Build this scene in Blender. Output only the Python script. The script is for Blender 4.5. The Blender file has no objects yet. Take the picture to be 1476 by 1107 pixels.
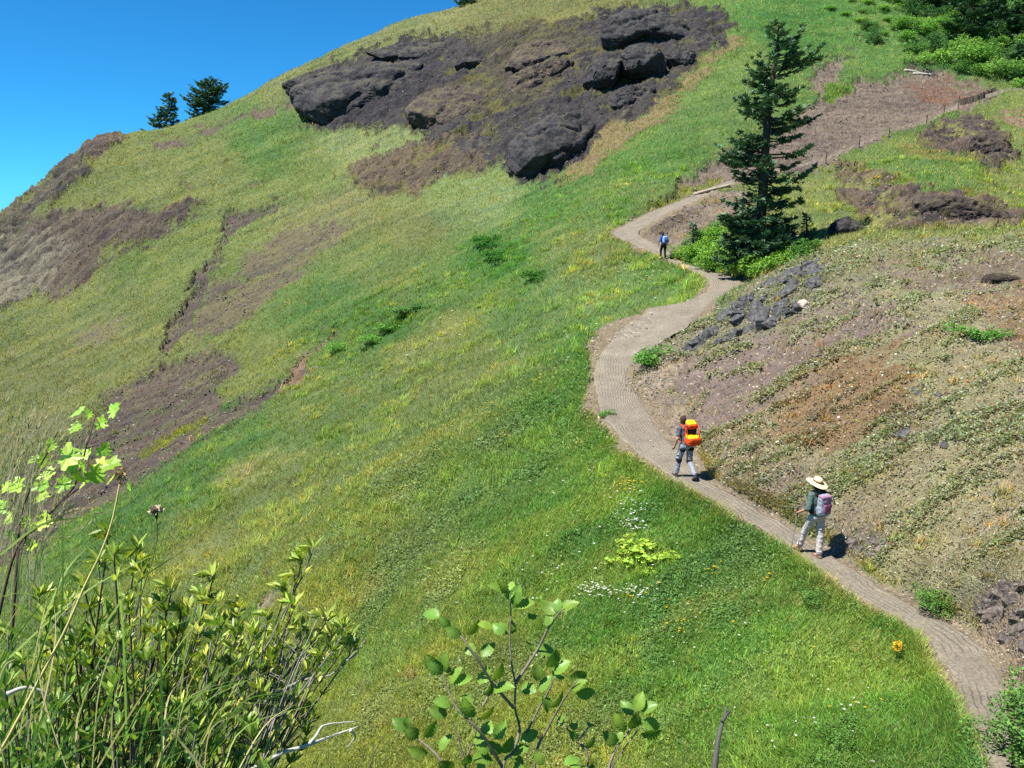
import bpy, bmesh, math, random
import numpy as np
from mathutils import Vector, Matrix

random.seed(7)
RNG = np.random.default_rng(7)
scene = bpy.context.scene
COL = scene.collection
F = 1136.0                      # focal length in photo pixels
PITCH = math.radians(12)
SP, CP = math.sin(PITCH), math.cos(PITCH)

# ---------------------------------------------------------------- helpers
def ray(px, py):
    xc = (np.asarray(px, float) - 738) / F
    yc = (553.5 - np.asarray(py, float)) / F
    return np.stack([xc, CP + SP * yc, -SP + CP * yc], -1)

def P(px, py, d):
    return ray(px, py) * np.asarray(d, float)[..., None]

def project(p):
    dep = p[..., 1] * CP - p[..., 2] * SP
    up = p[..., 1] * SP + p[..., 2] * CP
    dd = np.where(dep > 0.3, dep, 0.3)
    return 738 + F * p[..., 0] / dd, 553.5 - F * up / dd, dep

def lin(c):
    c = np.asarray(c, float) / 255.0
    return np.where(c <= 0.04045, c / 12.92, ((c + 0.055) / 1.055) ** 2.4)

def _h(ix, iy, iz, seed):
    h = (ix.astype(np.int64) * 374761393 + iy.astype(np.int64) * 668265263 + iz.astype(np.int64) * 2147483647 + seed * 974711) & 0xffffffff
    h = ((h ^ (h >> 13)) * 1274126177) & 0xffffffff
    h = ((h ^ (h >> 16)) * 2246822519) & 0xffffffff
    return ((h ^ (h >> 15)) & 0xffffff) / 16777215.0

def n2(x, y, seed=0):
    ix, iy = np.floor(x), np.floor(y)
    fx, fy = x - ix, y - iy
    u = fx * fx * fx * (fx * (fx * 6 - 15) + 10); v = fy * fy * fy * (fy * (fy * 6 - 15) + 10)
    z = np.zeros_like(ix)
    a = _h(ix, iy, z, seed); b = _h(ix + 1, iy, z, seed); c = _h(ix, iy + 1, z, seed); d = _h(ix + 1, iy + 1, z, seed)
    return (a + (b - a) * u + (c - a) * v + (a - b - c + d) * u * v) * 2 - 1

def fbm(x, y, seed=0, oct=4, gain=0.5):
    s = 0; a = 1.0; t = 0
    for i in range(oct):
        s = s + a * n2(x * 2.03 ** i + 17.3 * i, y * 2.03 ** i - 9.1 * i, seed + i); t += a; a *= gain
    return s / t

def n3(p, seed=0):
    i = np.floor(p); f = p - i
    f = f * f * f * (f * (f * 6 - 15) + 10)
    r = 0
    for dx in (0, 1):
        for dy in (0, 1):
            for dz in (0, 1):
                w = (f[:, 0] if dx else 1 - f[:, 0]) * (f[:, 1] if dy else 1 - f[:, 1]) * (f[:, 2] if dz else 1 - f[:, 2])
                r = r + w * _h(i[:, 0] + dx, i[:, 1] + dy, i[:, 2] + dz, seed)
    return r * 2 - 1

def fbm3(p, seed=0, oct=4, gain=0.5):
    s = 0; a = 1.0; t = 0
    for k in range(oct):
        s = s + a * n3(p * 2.03 ** k + 5.7 * k, seed + k); t += a; a *= gain
    return s / t

def sstep(a, b, x):
    t = np.clip((x - a) / (b - a), 0, 1)
    return t * t * (3 - 2 * t)

def link(o, parent=None):
    COL.objects.link(o)
    if parent is not None:
        o.parent = parent
    return o

def tag(o, label=None, cat=None, group=None, kind=None):
    if label: o['label'] = label
    if cat: o['category'] = cat
    if group: o['group'] = group
    if kind: o['kind'] = kind
    return o

def empty(name, loc, label, cat, group=None, rz=0.0):
    o = bpy.data.objects.new(name, None); o.empty_display_size = 0.2
    link(o); o.location = Vector([float(v) for v in loc]); o.rotation_euler = (0, 0, rz)
    return tag(o, label, cat, group)

def mesh_np(name, V, Fc, mat=None, parent=None, col=None, smooth=True, extra=None):
    """Fc: list of int arrays (n,k)"""
    if not isinstance(Fc, (list, tuple)): Fc = [Fc]
    Fc = [np.asarray(f, np.int32) for f in Fc if len(f)]
    V = np.asarray(V, np.float32)
    me = bpy.data.meshes.new(name)
    me.vertices.add(len(V)); me.vertices.foreach_set('co', V.ravel())
    loops = np.concatenate([f.ravel() for f in Fc])
    tot = np.concatenate([np.full(len(f), f.shape[1], np.int32) for f in Fc])
    st = np.concatenate([[0], np.cumsum(tot)[:-1]]).astype(np.int32)
    me.loops.add(len(loops)); me.loops.foreach_set('vertex_index', loops)
    me.polygons.add(len(tot)); me.polygons.foreach_set('loop_start', st)
    me.polygons.foreach_set('use_smooth', np.full(len(tot), smooth))
    me.update(calc_edges=True)
    if col is not None:
        c = np.ones((len(V), 4), np.float32); c[:, :3] = col
        a = me.color_attributes.new('col', 'FLOAT_COLOR', 'POINT'); a.data.foreach_set('color', c.ravel())
    if extra:
        for k, e in extra.items():
            c = np.ones((len(V), 4), np.float32); c[:, :e.shape[1]] = e
            a = me.color_attributes.new(k, 'FLOAT_COLOR', 'POINT'); a.data.foreach_set('color', c.ravel())
    if mat: me.materials.append(mat)
    o = bpy.data.objects.new(name, me)
    return link(o, parent)

class Soup:
    def __init__(s): s.V = []; s.F = {}; s.C = []; s.n = 0
    def add(s, V, Fs, col):
        V = np.asarray(V, float).reshape(-1, 3)
        if not isinstance(Fs, list): Fs = [Fs]
        for f in Fs:
            f = np.asarray(f, np.int64)
            if len(f): s.F.setdefault(f.shape[1], []).append(f + s.n)
        c = np.broadcast_to(np.asarray(col, float), V.shape)
        s.V.append(V); s.C.append(c); s.n += len(V)
    def inst(s, tv, tfs, pos, X, Y, Z, scale, col, jitter=0):
        """place template tv(k,3) N times: basis rows X,Y,Z (N,3), scale (N,) or (N,3)"""
        N = len(pos); k = len(tv)
        if N == 0: return
        sc = np.asarray(scale, float)
        if sc.ndim == 1: sc = np.repeat(sc[:, None], 3, 1)
        t = tv[None] * sc[:, None]
        V = pos[:, None] + t[..., 0:1] * X[:, None] + t[..., 1:2] * Y[:, None] + t[..., 2:3] * Z[:, None]
        C = np.repeat(np.asarray(col, float)[:, None], k, 1)
        off = (np.arange(N) * k)[:, None, None]
        s.add(V.reshape(-1, 3), [(np.asarray(f)[None] + off).reshape(-1, np.asarray(f).shape[1]) for f in tfs], C.reshape(-1, 3))
    def build(s, name, mat, parent=None, smooth=False):
        return mesh_np(name, np.concatenate(s.V), [np.concatenate(v) for v in s.F.values()], mat, parent, np.concatenate(s.C), smooth)

def nrm(v):
    v = np.asarray(v, float)
    return v / (np.linalg.norm(v, axis=-1, keepdims=True) + 1e-9)

def basis(Y, up):
    Y = nrm(Y); X = nrm(np.cross(Y, up)); Z = np.cross(X, Y)
    return X, Y, Z

def tube(pts, rad, sides=7, cap=True):
    pts = np.asarray(pts, float); rad = np.broadcast_to(np.asarray(rad, float), (len(pts),))
    t = np.gradient(pts, axis=0); t = nrm(t)
    ref = np.array([0.13, 0.21, 0.97]) if abs(t[0, 2]) < 0.9 else np.array([1.0, 0.1, 0])
    X = nrm(np.cross(t, ref)); Yv = np.cross(t, X)
    a = np.arange(sides) * 2 * math.pi / sides
    V = pts[:, None] + rad[:, None, None] * (np.cos(a)[None, :, None] * X[:, None] + np.sin(a)[None, :, None] * Yv[:, None])
    V = V.reshape(-1, 3); n = len(pts)
    i = np.arange(n - 1)[:, None] * sides; j = np.arange(sides)[None]; k = (j + 1) % sides
    Fq = np.stack([i + j, i + k, i + sides + k, i + sides + j], -1).reshape(-1, 4)
    Ft = []
    if cap:
        V = np.vstack([V, pts[:1], pts[-1:]]); b = n * sides
        for q in range(sides):
            Ft.append([b, (q + 1) % sides, q]); Ft.append([b + 1, (n - 1) * sides + q, (n - 1) * sides + (q + 1) % sides])
    return V, [Fq, np.array(Ft).reshape(-1, 3)]

def curve(pts, n=12):
    """Catmull-Rom through pts"""
    pts = np.asarray(pts, float)
    p = np.vstack([2 * pts[0] - pts[1], pts, 2 * pts[-1] - pts[-2]])
    out = []
    m = len(pts) - 1
    for s in np.linspace(0, m - 1e-6, n):
        i = int(s); t = s - i
        a, b, c, d = p[i], p[i + 1], p[i + 2], p[i + 3]
        out.append(0.5 * ((2 * b) + (-a + c) * t + (2 * a - 5 * b + 4 * c - d) * t * t + (-a + 3 * b - 3 * c + d) * t ** 3))
    return np.array(out)

# ---------------------------------------------------------------- materials
def newmat(name):
    m = bpy.data.materials.new(name); m.use_nodes = True
    nt = m.node_tree; b = nt.nodes['Principled BSDF']
    b.inputs['Specular IOR Level'].default_value = 0.25
    return m, nt, b
def N(nt, t, **k):
    n = nt.nodes.new(t)
    for a, v in k.items():
        if a in n.inputs: n.inputs[a].default_value = v
        else: setattr(n, a, v)
    return n
def noise(nt, vec, scale, detail=6, rough=0.6, dist=0.0):
    n = N(nt, 'ShaderNodeTexNoise'); n.inputs['Scale'].default_value = scale; n.inputs['Detail'].default_value = detail
    n.inputs['Roughness'].default_value = rough; n.inputs['Distortion'].default_value = dist
    if vec is not None: nt.links.new(vec, n.inputs['Vector'])
    return n.outputs['Fac']
def math_(nt, op, a, b=None, c=None, clamp=False):
    n = nt.nodes.new('ShaderNodeMath'); n.operation = op; n.use_clamp = clamp
    for i, v in enumerate((a, b, c)):
        if v is None: continue
        if hasattr(v, 'is_output'): nt.links.new(v, n.inputs[i])
        else: n.inputs[i].default_value = v
    return n.outputs[0]
def mrange(nt, v, a, b, c, d):
    n = nt.nodes.new('ShaderNodeMapRange'); nt.links.new(v, n.inputs[0])
    for i, x in enumerate((a, b, c, d)): n.inputs[i + 1].default_value = x
    return n.outputs[0]
def mixc(nt, fac, a, b, mode='MIX'):
    n = nt.nodes.new('ShaderNodeMix'); n.data_type = 'RGBA'; n.blend_type = mode
    for s, v in ((0, fac), (6, a), (7, b)):
        if hasattr(v, 'is_output'): nt.links.new(v, n.inputs[s])
        elif s == 0: n.inputs[0].default_value = v
        else: n.inputs[s].default_value = (*v, 1) if len(v) == 3 else v
    return n.outputs[2]
def scalec(nt, col, fac):
    n = nt.nodes.new('ShaderNodeVectorMath'); n.operation = 'SCALE'
    nt.links.new(col, n.inputs[0])
    if hasattr(fac, 'is_output'): nt.links.new(fac, n.inputs['Scale'])
    else: n.inputs['Scale'].default_value = fac
    return n.outputs[0]
def bump(nt, h, strength, dist, b):
    n = nt.nodes.new('ShaderNodeBump'); n.inputs['Strength'].default_value = strength; n.inputs['Distance'].default_value = dist
    nt.links.new(h, n.inputs['Height']); nt.links.new(n.outputs[0], b.inputs['Normal'])
def attr(nt, name, out='Color'):
    n = nt.nodes.new('ShaderNodeAttribute'); n.attribute_name = name; return n.outputs[out]
def objco(nt): return nt.nodes.new('ShaderNodeTexCoord').outputs['Object']

def leafmat(name, trans=0.45, rough=0.55, tint=(1.0, 1.0, 0.55), spec=0.25):
    m, nt, b = newmat(name); c = attr(nt, 'col')
    nt.links.new(c, b.inputs['Base Color']); b.inputs['Roughness'].default_value = rough; b.inputs['Specular IOR Level'].default_value = spec
    t = nt.nodes.new('ShaderNodeBsdfTranslucent')
    nt.links.new(mixc(nt, 1.0, c, tint, 'MULTIPLY'), t.inputs['Color'])
    s = nt.nodes.new('ShaderNodeMixShader'); s.inputs[0].default_value = trans
    nt.links.new(b.outputs[0], s.inputs[1]); nt.links.new(t.outputs[0], s.inputs[2])
    nt.links.new(s.outputs[0], nt.nodes['Material Output'].inputs['Surface'])
    return m
def attrmat(name, rough=0.85, nscale=6.0, namp=0.35, bs=0.4, bd=0.02):
    m, nt, b = newmat(name); co = objco(nt); c = attr(nt, 'col')
    f = noise(nt, co, nscale, 6, 0.65)
    nt.links.new(scalec(nt, c, mrange(nt, f, 0.25, 0.75, 1 - namp, 1 + namp)), b.inputs['Base Color'])
    b.inputs['Roughness'].default_value = rough
    if bs: bump(nt, f, bs, bd, b)
    return m
def plainmat(name, rgb, rough=0.8, nscale=20.0, namp=0.25, bd=0.01, bs=0.4):
    m, nt, b = newmat(name); co = objco(nt); f = noise(nt, co, nscale, 5, 0.6)
    n = nt.nodes.new('ShaderNodeRGB'); n.outputs[0].default_value = (*rgb, 1)
    nt.links.new(scalec(nt, n.outputs[0], mrange(nt, f, 0.25, 0.75, 1 - namp, 1 + namp)), b.inputs['Base Color'])
    b.inputs['Roughness'].default_value = rough
    bump(nt, f, bs, bd, b)
    return m

K = 0.60      # display colour -> albedo
MAT_LEAF = leafmat('leaf_green')
MAT_GRASS = leafmat('grass_blade', 0.48, 0.6, (1.0, 1.0, 0.6))
MAT_NEEDLE = leafmat('fir_needle', 0.12, 0.6, (1, 1, 0.7), 0.3)
MAT_BARK = attrmat('bark', 0.9, 14, 0.4, 0.6, 0.02)
# ================================================================ TRAIL STATIONS (left edge, right edge, plane height or depth)
TR = [((1448,1200),(1476,1200),-7.0,0),((1417,1090),(1462,1095),-7.0,0),((1392,1025),(1458,1025),-7.0,0),((1371,984),(1452,985),-7.05,0),
 ((1342,935),(1428,945),-7.05,0),((1303,898),(1385,908),-7.1,0),((1258,872),(1325,878),-7.1,0),((1212,846),(1270,848),-7.1,0),((1164,812),(1210,806),-7.1,0),
 ((1130,789),(1163,777),-7.1,0),((1096,766),(1128,755),-7.1,0),((1048,738),(1084,730),-7.05,0),((1008,712),(1040,705),-7.0,0),
 ((977,697),(1012,686),-7.0,0),((937,668),(985,655),-6.95,0),((905,642),(955,625),-6.85,0),((880,613),(937,598),-6.7,0),
 ((864,590),(925,575),-6.5,0),((853,548),(906,548),-6.2,0),((862,516),(912,524),-5.8,0),((887,487),(930,505),-5.4,0),
 ((922,461),(962,480),-4.9,0),((960,444),(1000,458),-4.4,0),((1000,429),(1035,433),39.5,1),((1019,416),(1073,412),42,1),
 ((1016,403),(1056,398),44.3,1),((990,391),(1012,387),47,1),((961,379),(979,374),49.5,1),((933,366),(964,360),52,1),((908,355),(938,346),54.5,1),
 ((887,348),(922,334),57,1),((884,338),(928,326),58.8,1),((905,321),(948,320),60.5,1),((941,303),(977,304),62.8,1),((974,291),(1006,292),65,1),
 ((1022,269),(1042,276),67.5,1),((1060,257),(1073,263),69.5,1),((1120,242),(1128,249),73,1),((1185,226),(1190,233),77,1),((1281,187),(1285,194),85,1),
 ((1338,170),(1342,177),90.5,1),((1380,149),(1386,156),95,1),((1432,130),(1438,136),100,1),((1472,126),(1476,131),103,1),((1530,118),(1532,124),108,1)]
TL, TRr = [], []
for L_, R_, v, k in TR:
    for q, out in ((L_, TL), (R_, TRr)):
        r_ = ray(q[0], q[1]); d = v if k else v / r_[2]
        out.append(r_ * d)
TL = curve(TL, 900); TRr = curve(TRr, 900)
TC = (TL + TRr) / 2
TW = np.linalg.norm(TL - TRr, axis=1) / 2

# ================================================================ HEIGHT FIELD
CPTS = [(1476,700,15),(1476,560,18.5),(1476,460,22.5),(1476,390,28),(1400,345,34),(1300,342,38),(1200,372,37),(1110,420,34),(1250,450,27),(1350,550,20.5),(1200,600,21.5),
 (1100,520,28),(1050,600,24.5),(1250,700,17.8),(1400,800,13.8),(1550,850,11.5),(1650,700,13),(1650,450,22),
 (1300,322,53),(1430,325,54),(1200,325,52),(1400,250,68),(1250,270,65),(1476,220,76),(1600,300,62),(1650,150,95),
 (700,700,28.5),(500,700,36),(850,850,19.7),(700,1000,18.6),(1000,1000,15.2),(400,850,31),(850,700,23.5),(780,600,31),(1150,900,14.7),(1200,1050,12),(500,1000,25),(250,1000,33),(250,850,40),
 (600,850,25),(950,850,18),
 (700,450,58),(500,500,66),(600,600,42),(800,450,50),(800,520,38),(200,700,60),(350,640,54),(100,760,62),
 (100,450,100),(60,560,88),(150,590,78),(0,380,112),(300,400,92),(450,330,93),(300,550,76),(220,480,88),(440,530,66),(480,430,78),
 (600,330,82),(700,340,74),(800,330,66),(880,280,68),(950,230,74),(1030,160,84),(950,340,59.5),(1000,320,62),
 (450,200,112),(600,215,100),(700,270,86),(780,268,80),(860,205,84),(900,160,90),(960,120,96),(600,120,116),(750,130,104),(850,80,108),(550,90,122),(400,150,120),
 (900,20,118),(1000,8,122),(1060,50,106),(1100,10,116),(1200,60,112),(1300,20,118),(1476,40,124),(1250,108,98),(1400,95,108),(1600,40,128),(1150,130,90),(1100,200,78),
 (300,250,112),(200,300,108),(250,200,124),(120,330,110),(350,330,100),
 (740,0,136),(850,-30,128),(1000,-60,140),(1200,-60,135),(1476,-60,150),(1700,-80,160)]
SKY = [(-200,440,108),(-80,365,112),(0,314,116),(50,277,118),(95,241,120),(125,207,122),(160,200,125),(215,190,128),(300,163,130),(380,124,132),(470,82,134),(560,42,136),(650,12,138),(720,-12,140)]
base_pts = [P(*c) for c in CPTS] + [P(*c) for c in SKY]
for c in SKY:
    p = P(*c); n_ = p / np.linalg.norm(p[:2])
    base_pts.append(p + np.array([n_[0] * 14, n_[1] * 14, -6.0]))
    base_pts.append(p + np.array([n_[0] * 60, n_[1] * 60, -45.0]))
base_pts += [0.5 * (P(a, b, c) + P(a, d, e)) + np.array([0, 0, 0.5]) for a, b, c, d, e in ((1300,342,38,322,53),(1400,345,34,325,54),(1200,372,37,325,52),(1476,390,28,330,54))]
base_pts += [TC[i] for i in range(0, 900, 24)]
base_pts += [np.array(v, float) for v in [(0,3,-12.3),(0,9,-12.1),(-6,6,-15.5),(-12,14,-17.5),(6,2,-8),(11,4,-5),(14,9,-3.5),(20,14,-1),(-30,10,-30),(-60,50,-38),(-90,70,-42),(0,-25,-12),(-30,-30,-28),
   (30,-20,2),(45,20,8),(60,50,14),(110,100,40),(120,40,40),(0,240,20),(60,220,50),(-120,200,-40),(-140,110,-45),(140,180,60),(-60,-80,-50),(60,-80,10),(-6,20,-14),(-20,30,-19.5),(-34,38,-25)]]
BP = np.array(base_pts)
def tps_solve(xy, z, lam=2.0):
    n = len(xy); d2 = ((xy[:, None] - xy[None]) ** 2).sum(-1)
    Kk = 0.5 * d2 * np.log(d2 + 1e-9); Kk[np.arange(n), np.arange(n)] = lam
    Pm = np.hstack([np.ones((n, 1)), xy]); A = np.zeros((n + 3, n + 3))
    A[:n, :n] = Kk; A[:n, n:] = Pm; A[n:, :n] = Pm.T
    return np.linalg.solve(A, np.concatenate([z, np.zeros(3)]))
TPS_C = BP[:, :2] / 10.0
TPS_W = tps_solve(TPS_C, BP[:, 2], 0.02)
def tps(x, y):
    x = x / 10.0; y = y / 10.0
    out = TPS_W[-3] + TPS_W[-2] * x + TPS_W[-1] * y
    for (a, b), w in zip(TPS_C, TPS_W[:-3]):
        d2 = (x - a) ** 2 + (y - b) ** 2
        out = out + w * 0.5 * d2 * np.log(d2 + 1e-9)
    return out

AZ = np.concatenate([np.linspace(-180, -50, 40, endpoint=False), np.linspace(-50, -37, 40, endpoint=False), np.linspace(-37, 37, 1050, endpoint=False), np.linspace(37, 50, 40, endpoint=False), np.linspace(50, 180, 40, endpoint=False)])
RR = np.concatenate([[0.02], np.geomspace(0.3, 7.5, 70, endpoint=False), np.geomspace(7.5, 60, 430, endpoint=False), np.linspace(60, 150, 430, endpoint=False), np.geomspace(150, 260, 40, endpoint=False), np.geomspace(260, 4000, 20)])
azr = np.radians(AZ)
A_, R_ = np.meshgrid(azr, RR, indexing='ij')
X0 = R_ * np.sin(A_); Y0 = R_ * np.cos(A_)
Z0 = tps(X0, Y0)
far = sstep(180, 420, R_)
Z0 = np.clip(Z0, -70, 75)
Z0 = Z0 * (1 - far) + far * (-70.0)
# mound the photographer stands on
def smax(a, b, k):
    h = np.clip(0.5 + 0.5 * (a - b) / k, 0, 1); return b + (a - b) * h + k * h * (1 - h)
m1 = -1.75 - 1.35 * np.maximum(0, np.hypot(X0 + 2.7, Y0 - 1.0) - 1.75)
m2 = -1.7 - 1.9 * np.maximum(0, np.hypot(X0 - 0.0, Y0 + 1.0) - 1.1)
Z0 = smax(Z0, m1, 0.5); Z0 = smax(Z0, m2, 0.4)

# trail bench
tz = np.full(X0.shape, 0.0); td = np.full(X0.shape, 99.0); tw = np.full(X0.shape, 0.5); ti = np.zeros(X0.shape, int)
sub = (np.abs(A_) < 0.75) & (R_ > 8) & (R_ < 118)
si = np.argwhere(sub.ravel())[:, 0]
xs, ys = X0.ravel()[si], Y0.ravel()[si]
bestd = np.full(len(si), 1e9); besti = np.zeros(len(si), int)
for i in range(0, 900, 3):
    d2 = (xs - TC[i, 0]) ** 2 + (ys - TC[i, 1]) ** 2
    m = d2 < bestd; bestd[m] = d2[m]; besti[m] = i
td.ravel()[si] = np.sqrt(bestd); ti.ravel()[si] = besti
tz = TC[ti, 2]; tw = TW[ti]
bench = 1 - sstep(0, 1, (td - tw * 1.02) / (0.3 + 0.012 * R_))
Zb = Z0 * (1 - bench) + bench * tz
PX, PY, DEP = project(np.stack([X0, Y0, Zb], -1))

# ---- organic warp of image-traced outlines, noise in world space
wf = sstep(25, 60, R_)
wn1 = fbm(X0 * 0.9, Y0 * 0.9, 3, 4) * (1 - wf) + fbm(X0 * 0.3, Y0 * 0.3, 4, 5, 0.6) * wf
wn2 = fbm(X0 * 0.9, Y0 * 0.9, 13, 4) * (1 - wf) + fbm(X0 * 0.3, Y0 * 0.3, 14, 5, 0.6) * wf
WX = PX + wn1 * 20; WY = PY + wn2 * 14
edge_n = fbm(X0 * 1.3, Y0 * 1.3, 23, 4, 0.6)
# streaks that follow the fall line of the slopes
gx, gy = 0.93, 0.36
sl = (X0 * gx + Y0 * gy); sc_ = (-X0 * gy + Y0 * gx)
STK = fbm(sl * 0.12, sc_ * 0.7 + Zb * 0.5, 31, 5, 0.6)
STK2 = fbm(sl * 0.5, sc_ * 2.6 + Zb * 1.6, 37, 5, 0.65)
BLO = fbm(X0 * 0.35, Y0 * 0.35 + Zb * 0.3, 41, 6, 0.6)
FIN = fbm(X0 * 2.3, Y0 * 2.3 + Zb, 43, 4, 0.7)

patch = fbm(sl * 0.5, sc_ * 1.5 + Zb * 0.8, 53, 6, 0.75) * 1.25
def sdist(poly, px, py):
    poly = np.array(poly, float); n = len(poly)
    d = np.full(px.shape, 1e9); ins = np.zeros(px.shape, bool)
    for i in range(n):
        a, b = poly[i], poly[(i + 1) % n]; e = b - a
        wx, wy = px - a[0], py - a[1]
        t = np.clip((wx * e[0] + wy * e[1]) / (e @ e + 1e-9), 0, 1)
        d = np.minimum(d, (wx - t * e[0]) ** 2 + (wy - t * e[1]) ** 2)
        c = ((a[1] > py) != (b[1] > py)); 
        with np.errstate(divide='ignore', invalid='ignore'):
            xi = a[0] + (py - a[1]) * e[0] / (e[1] if e[1] != 0 else 1e-9)
        ins ^= c & (px < xi)
    return np.where(ins, np.sqrt(d), -np.sqrt(d))
def pmask(poly, soft=4, rough=6, dmin=5, dmax=400):
    soft = soft * 0.45; rough = rough * 1.7
    pa = np.array(poly, float); M = 25
    m = (WX > pa[:, 0].min() - M) & (WX < pa[:, 0].max() + M) & (WY > pa[:, 1].min() - M) & (WY < pa[:, 1].max() + M) & (DEP > dmin) & (DEP < dmax)
    out = np.zeros(X0.shape)
    if m.any():
        s = sdist(poly, WX[m], WY[m])
        out[m] = sstep(-soft, soft, s + edge_n[m] * rough + STK2[m] * rough)
    return out

# ---- ground colours (colour samples seen in daylight, converted to albedo by K)
CS = [(450,250,130,153,68),(380,205,100,150,58),(300,230,140,153,76),(200,260,142,154,78),(100,420,135,150,82),(250,350,134,154,70),(150,500,135,145,75),(60,560,130,140,78),(350,540,135,150,70),
(520,215,148,168,100),(480,310,145,150,88),(660,300,134,160,92),(700,285,142,168,100),(800,300,92,148,50),(950,230,96,152,54),(1000,180,112,155,64),(900,300,105,152,58),(1060,100,122,160,60),(850,360,130,150,78),(930,300,120,150,65),
(710,370,75,142,35),(640,400,108,150,60),(600,335,138,148,76),(550,385,125,150,68),(500,430,100,145,60),(550,480,85,138,50),(450,600,118,146,66),(250,700,92,140,60),(180,740,88,140,56),(350,620,98,145,60),(400,690,132,150,76),
(600,520,134,150,78),(660,495,140,154,78),(750,470,112,150,70),(850,440,120,158,84),(960,400,110,155,72),(850,500,88,145,46),(700,600,120,148,78),(550,650,124,150,78),(400,760,128,150,78),(300,780,132,150,78),(550,780,124,150,74),(480,850,130,150,74),
(430,950,100,140,62),(560,900,108,142,64),(700,700,105,148,60),(800,600,96,145,50),(850,650,102,150,50),(800,750,86,143,44),(950,750,92,150,46),(1000,800,86,140,46),(1100,800,98,145,56),(900,900,82,140,46),(1100,950,92,150,46),(1250,1000,92,150,46),(1300,900,78,140,46),
(650,950,128,150,62),(520,1050,140,154,60),(700,1080,130,150,56),(760,850,110,150,55),(1150,50,80,150,42),(1250,60,100,158,55),(1200,120,106,154,60),(1350,60,75,132,50),(1300,215,115,152,64),(1450,200,132,154,70),(1350,240,106,150,60),(1430,290,130,153,70),(1180,290,136,154,76),(1260,345,138,150,94),(1000,350,102,150,60),
(550,30,146,154,88),(420,100,140,150,85),(800,10,140,143,76),(1100,230,120,150,65),(1040,330,140,140,95),
(1400,430,160,158,112),(1340,550,155,152,100),(1200,560,145,120,86),(1100,620,142,124,80),(1150,650,150,144,90),(1300,600,150,130,90),(1400,600,152,154,96),(1250,680,142,140,86),(1350,700,150,154,92),(1430,680,152,150,102),
(1250,760,132,122,98),(1320,790,146,150,80),(1430,800,132,140,76),(1450,760,150,145,102),(1000,580,152,132,96),(1080,660,134,120,86),(1130,700,130,120,96),(1180,400,142,145,108),(1300,365,142,154,92),(1300,850,130,148,70),(1470,1040,90,150,50),(1380,860,140,150,85)]
num = np.zeros(X0.shape + (3,)); den = np.zeros(X0.shape)
near_m = (DEP > 5)
for (a, b, r, g, bl) in CS:
    w = 1.0 / (((WX - a) ** 2 + ((WY - b) * 1.5) ** 2) / 900.0 + 0.35) ** 2.2
    den += w; num += w[..., None] * lin((r, g, bl))
ALB = num / den[..., None] * K
lum_ = ALB @ np.array([.3, .6, .1]); ALB = ALB * 0.74 + 0.26 * lum_[..., None]
ALB[~near_m] = lin((95, 145, 55)) * K
# colour drift inside the turf: straw, moss, lush
st = np.clip(0.5 + 0.9 * STK + 0.5 * BLO, 0, 1)[..., None]
ALB = ALB * (0.84 + 0.32 * st) * np.array([1.06, 1.0, 0.97]) ** (2 * st - 1)
dryp = (0.24 * sstep(0.10, 0.42, STK * 0.8 + BLO * 0.7 + FIN * 0.25))[..., None]; ALB = ALB * (1 - dryp) + lin((156, 154, 100)) * K * dryp
lushp = (0.35 * sstep(0.12, 0.4, fbm(X0 * 0.22, Y0 * 0.22, 99, 5, .65)))[..., None]; ALB = ALB * (1 - lushp * np.array([.38, .12, .35]))

Wrock = np.zeros(X0.shape); Wdirt = np.zeros(X0.shape); Wmat = np.zeros(X0.shape); REC = np.zeros(X0.shape)
def zone(poly, kind, c1, c2, soft=4, rough=6, rec=0.0, bias=0.0, amount=1.0, c3=None, dmax=400, dmin=5, holes=0.0):
    global ALB, Wrock, Wdirt, Wmat, REC
    m = pmask(poly, soft, rough, dmin, dmax) * amount * (1 - (0.40 * sstep(.14, .34, STK2 * .8 + BLO * .5) if (kind == 'dirt' and dmax == 400) else 0)) * (1 - (holes * sstep(.15, .35, patch) if holes else 0))
    t = np.clip(0.5 + bias + 0.9 * STK2 + 0.8 * STK, 0, 1)[..., None]
    c = (lin(c1) * (1 - t) + lin(c2) * t) * K
    if c3 is not None:
        q = sstep(0.12, 0.4, BLO + 0.5 * STK2)[..., None]; c = c * (1 - q) + lin(c3) * K * q
    ALB = ALB * (1 - m[..., None]) + c * m[..., None]
    k = {'rock': (1, 0, 0), 'dirt': (0, 1, 0), 'mat': (0, 0, 1), 'grass': (0, 0, 0)}[kind]
    Wrock = Wrock * (1 - m) + k[0] * m; Wdirt = Wdirt * (1 - m) + k[1] * m; Wmat = Wmat * (1 - m) + k[2] * m
    REC = np.maximum(REC, m * rec)
BAS = (92, 88, 90); BRN = (128, 112, 94); OLV = (138, 132, 84); PUR = (118, 104, 104)
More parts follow.
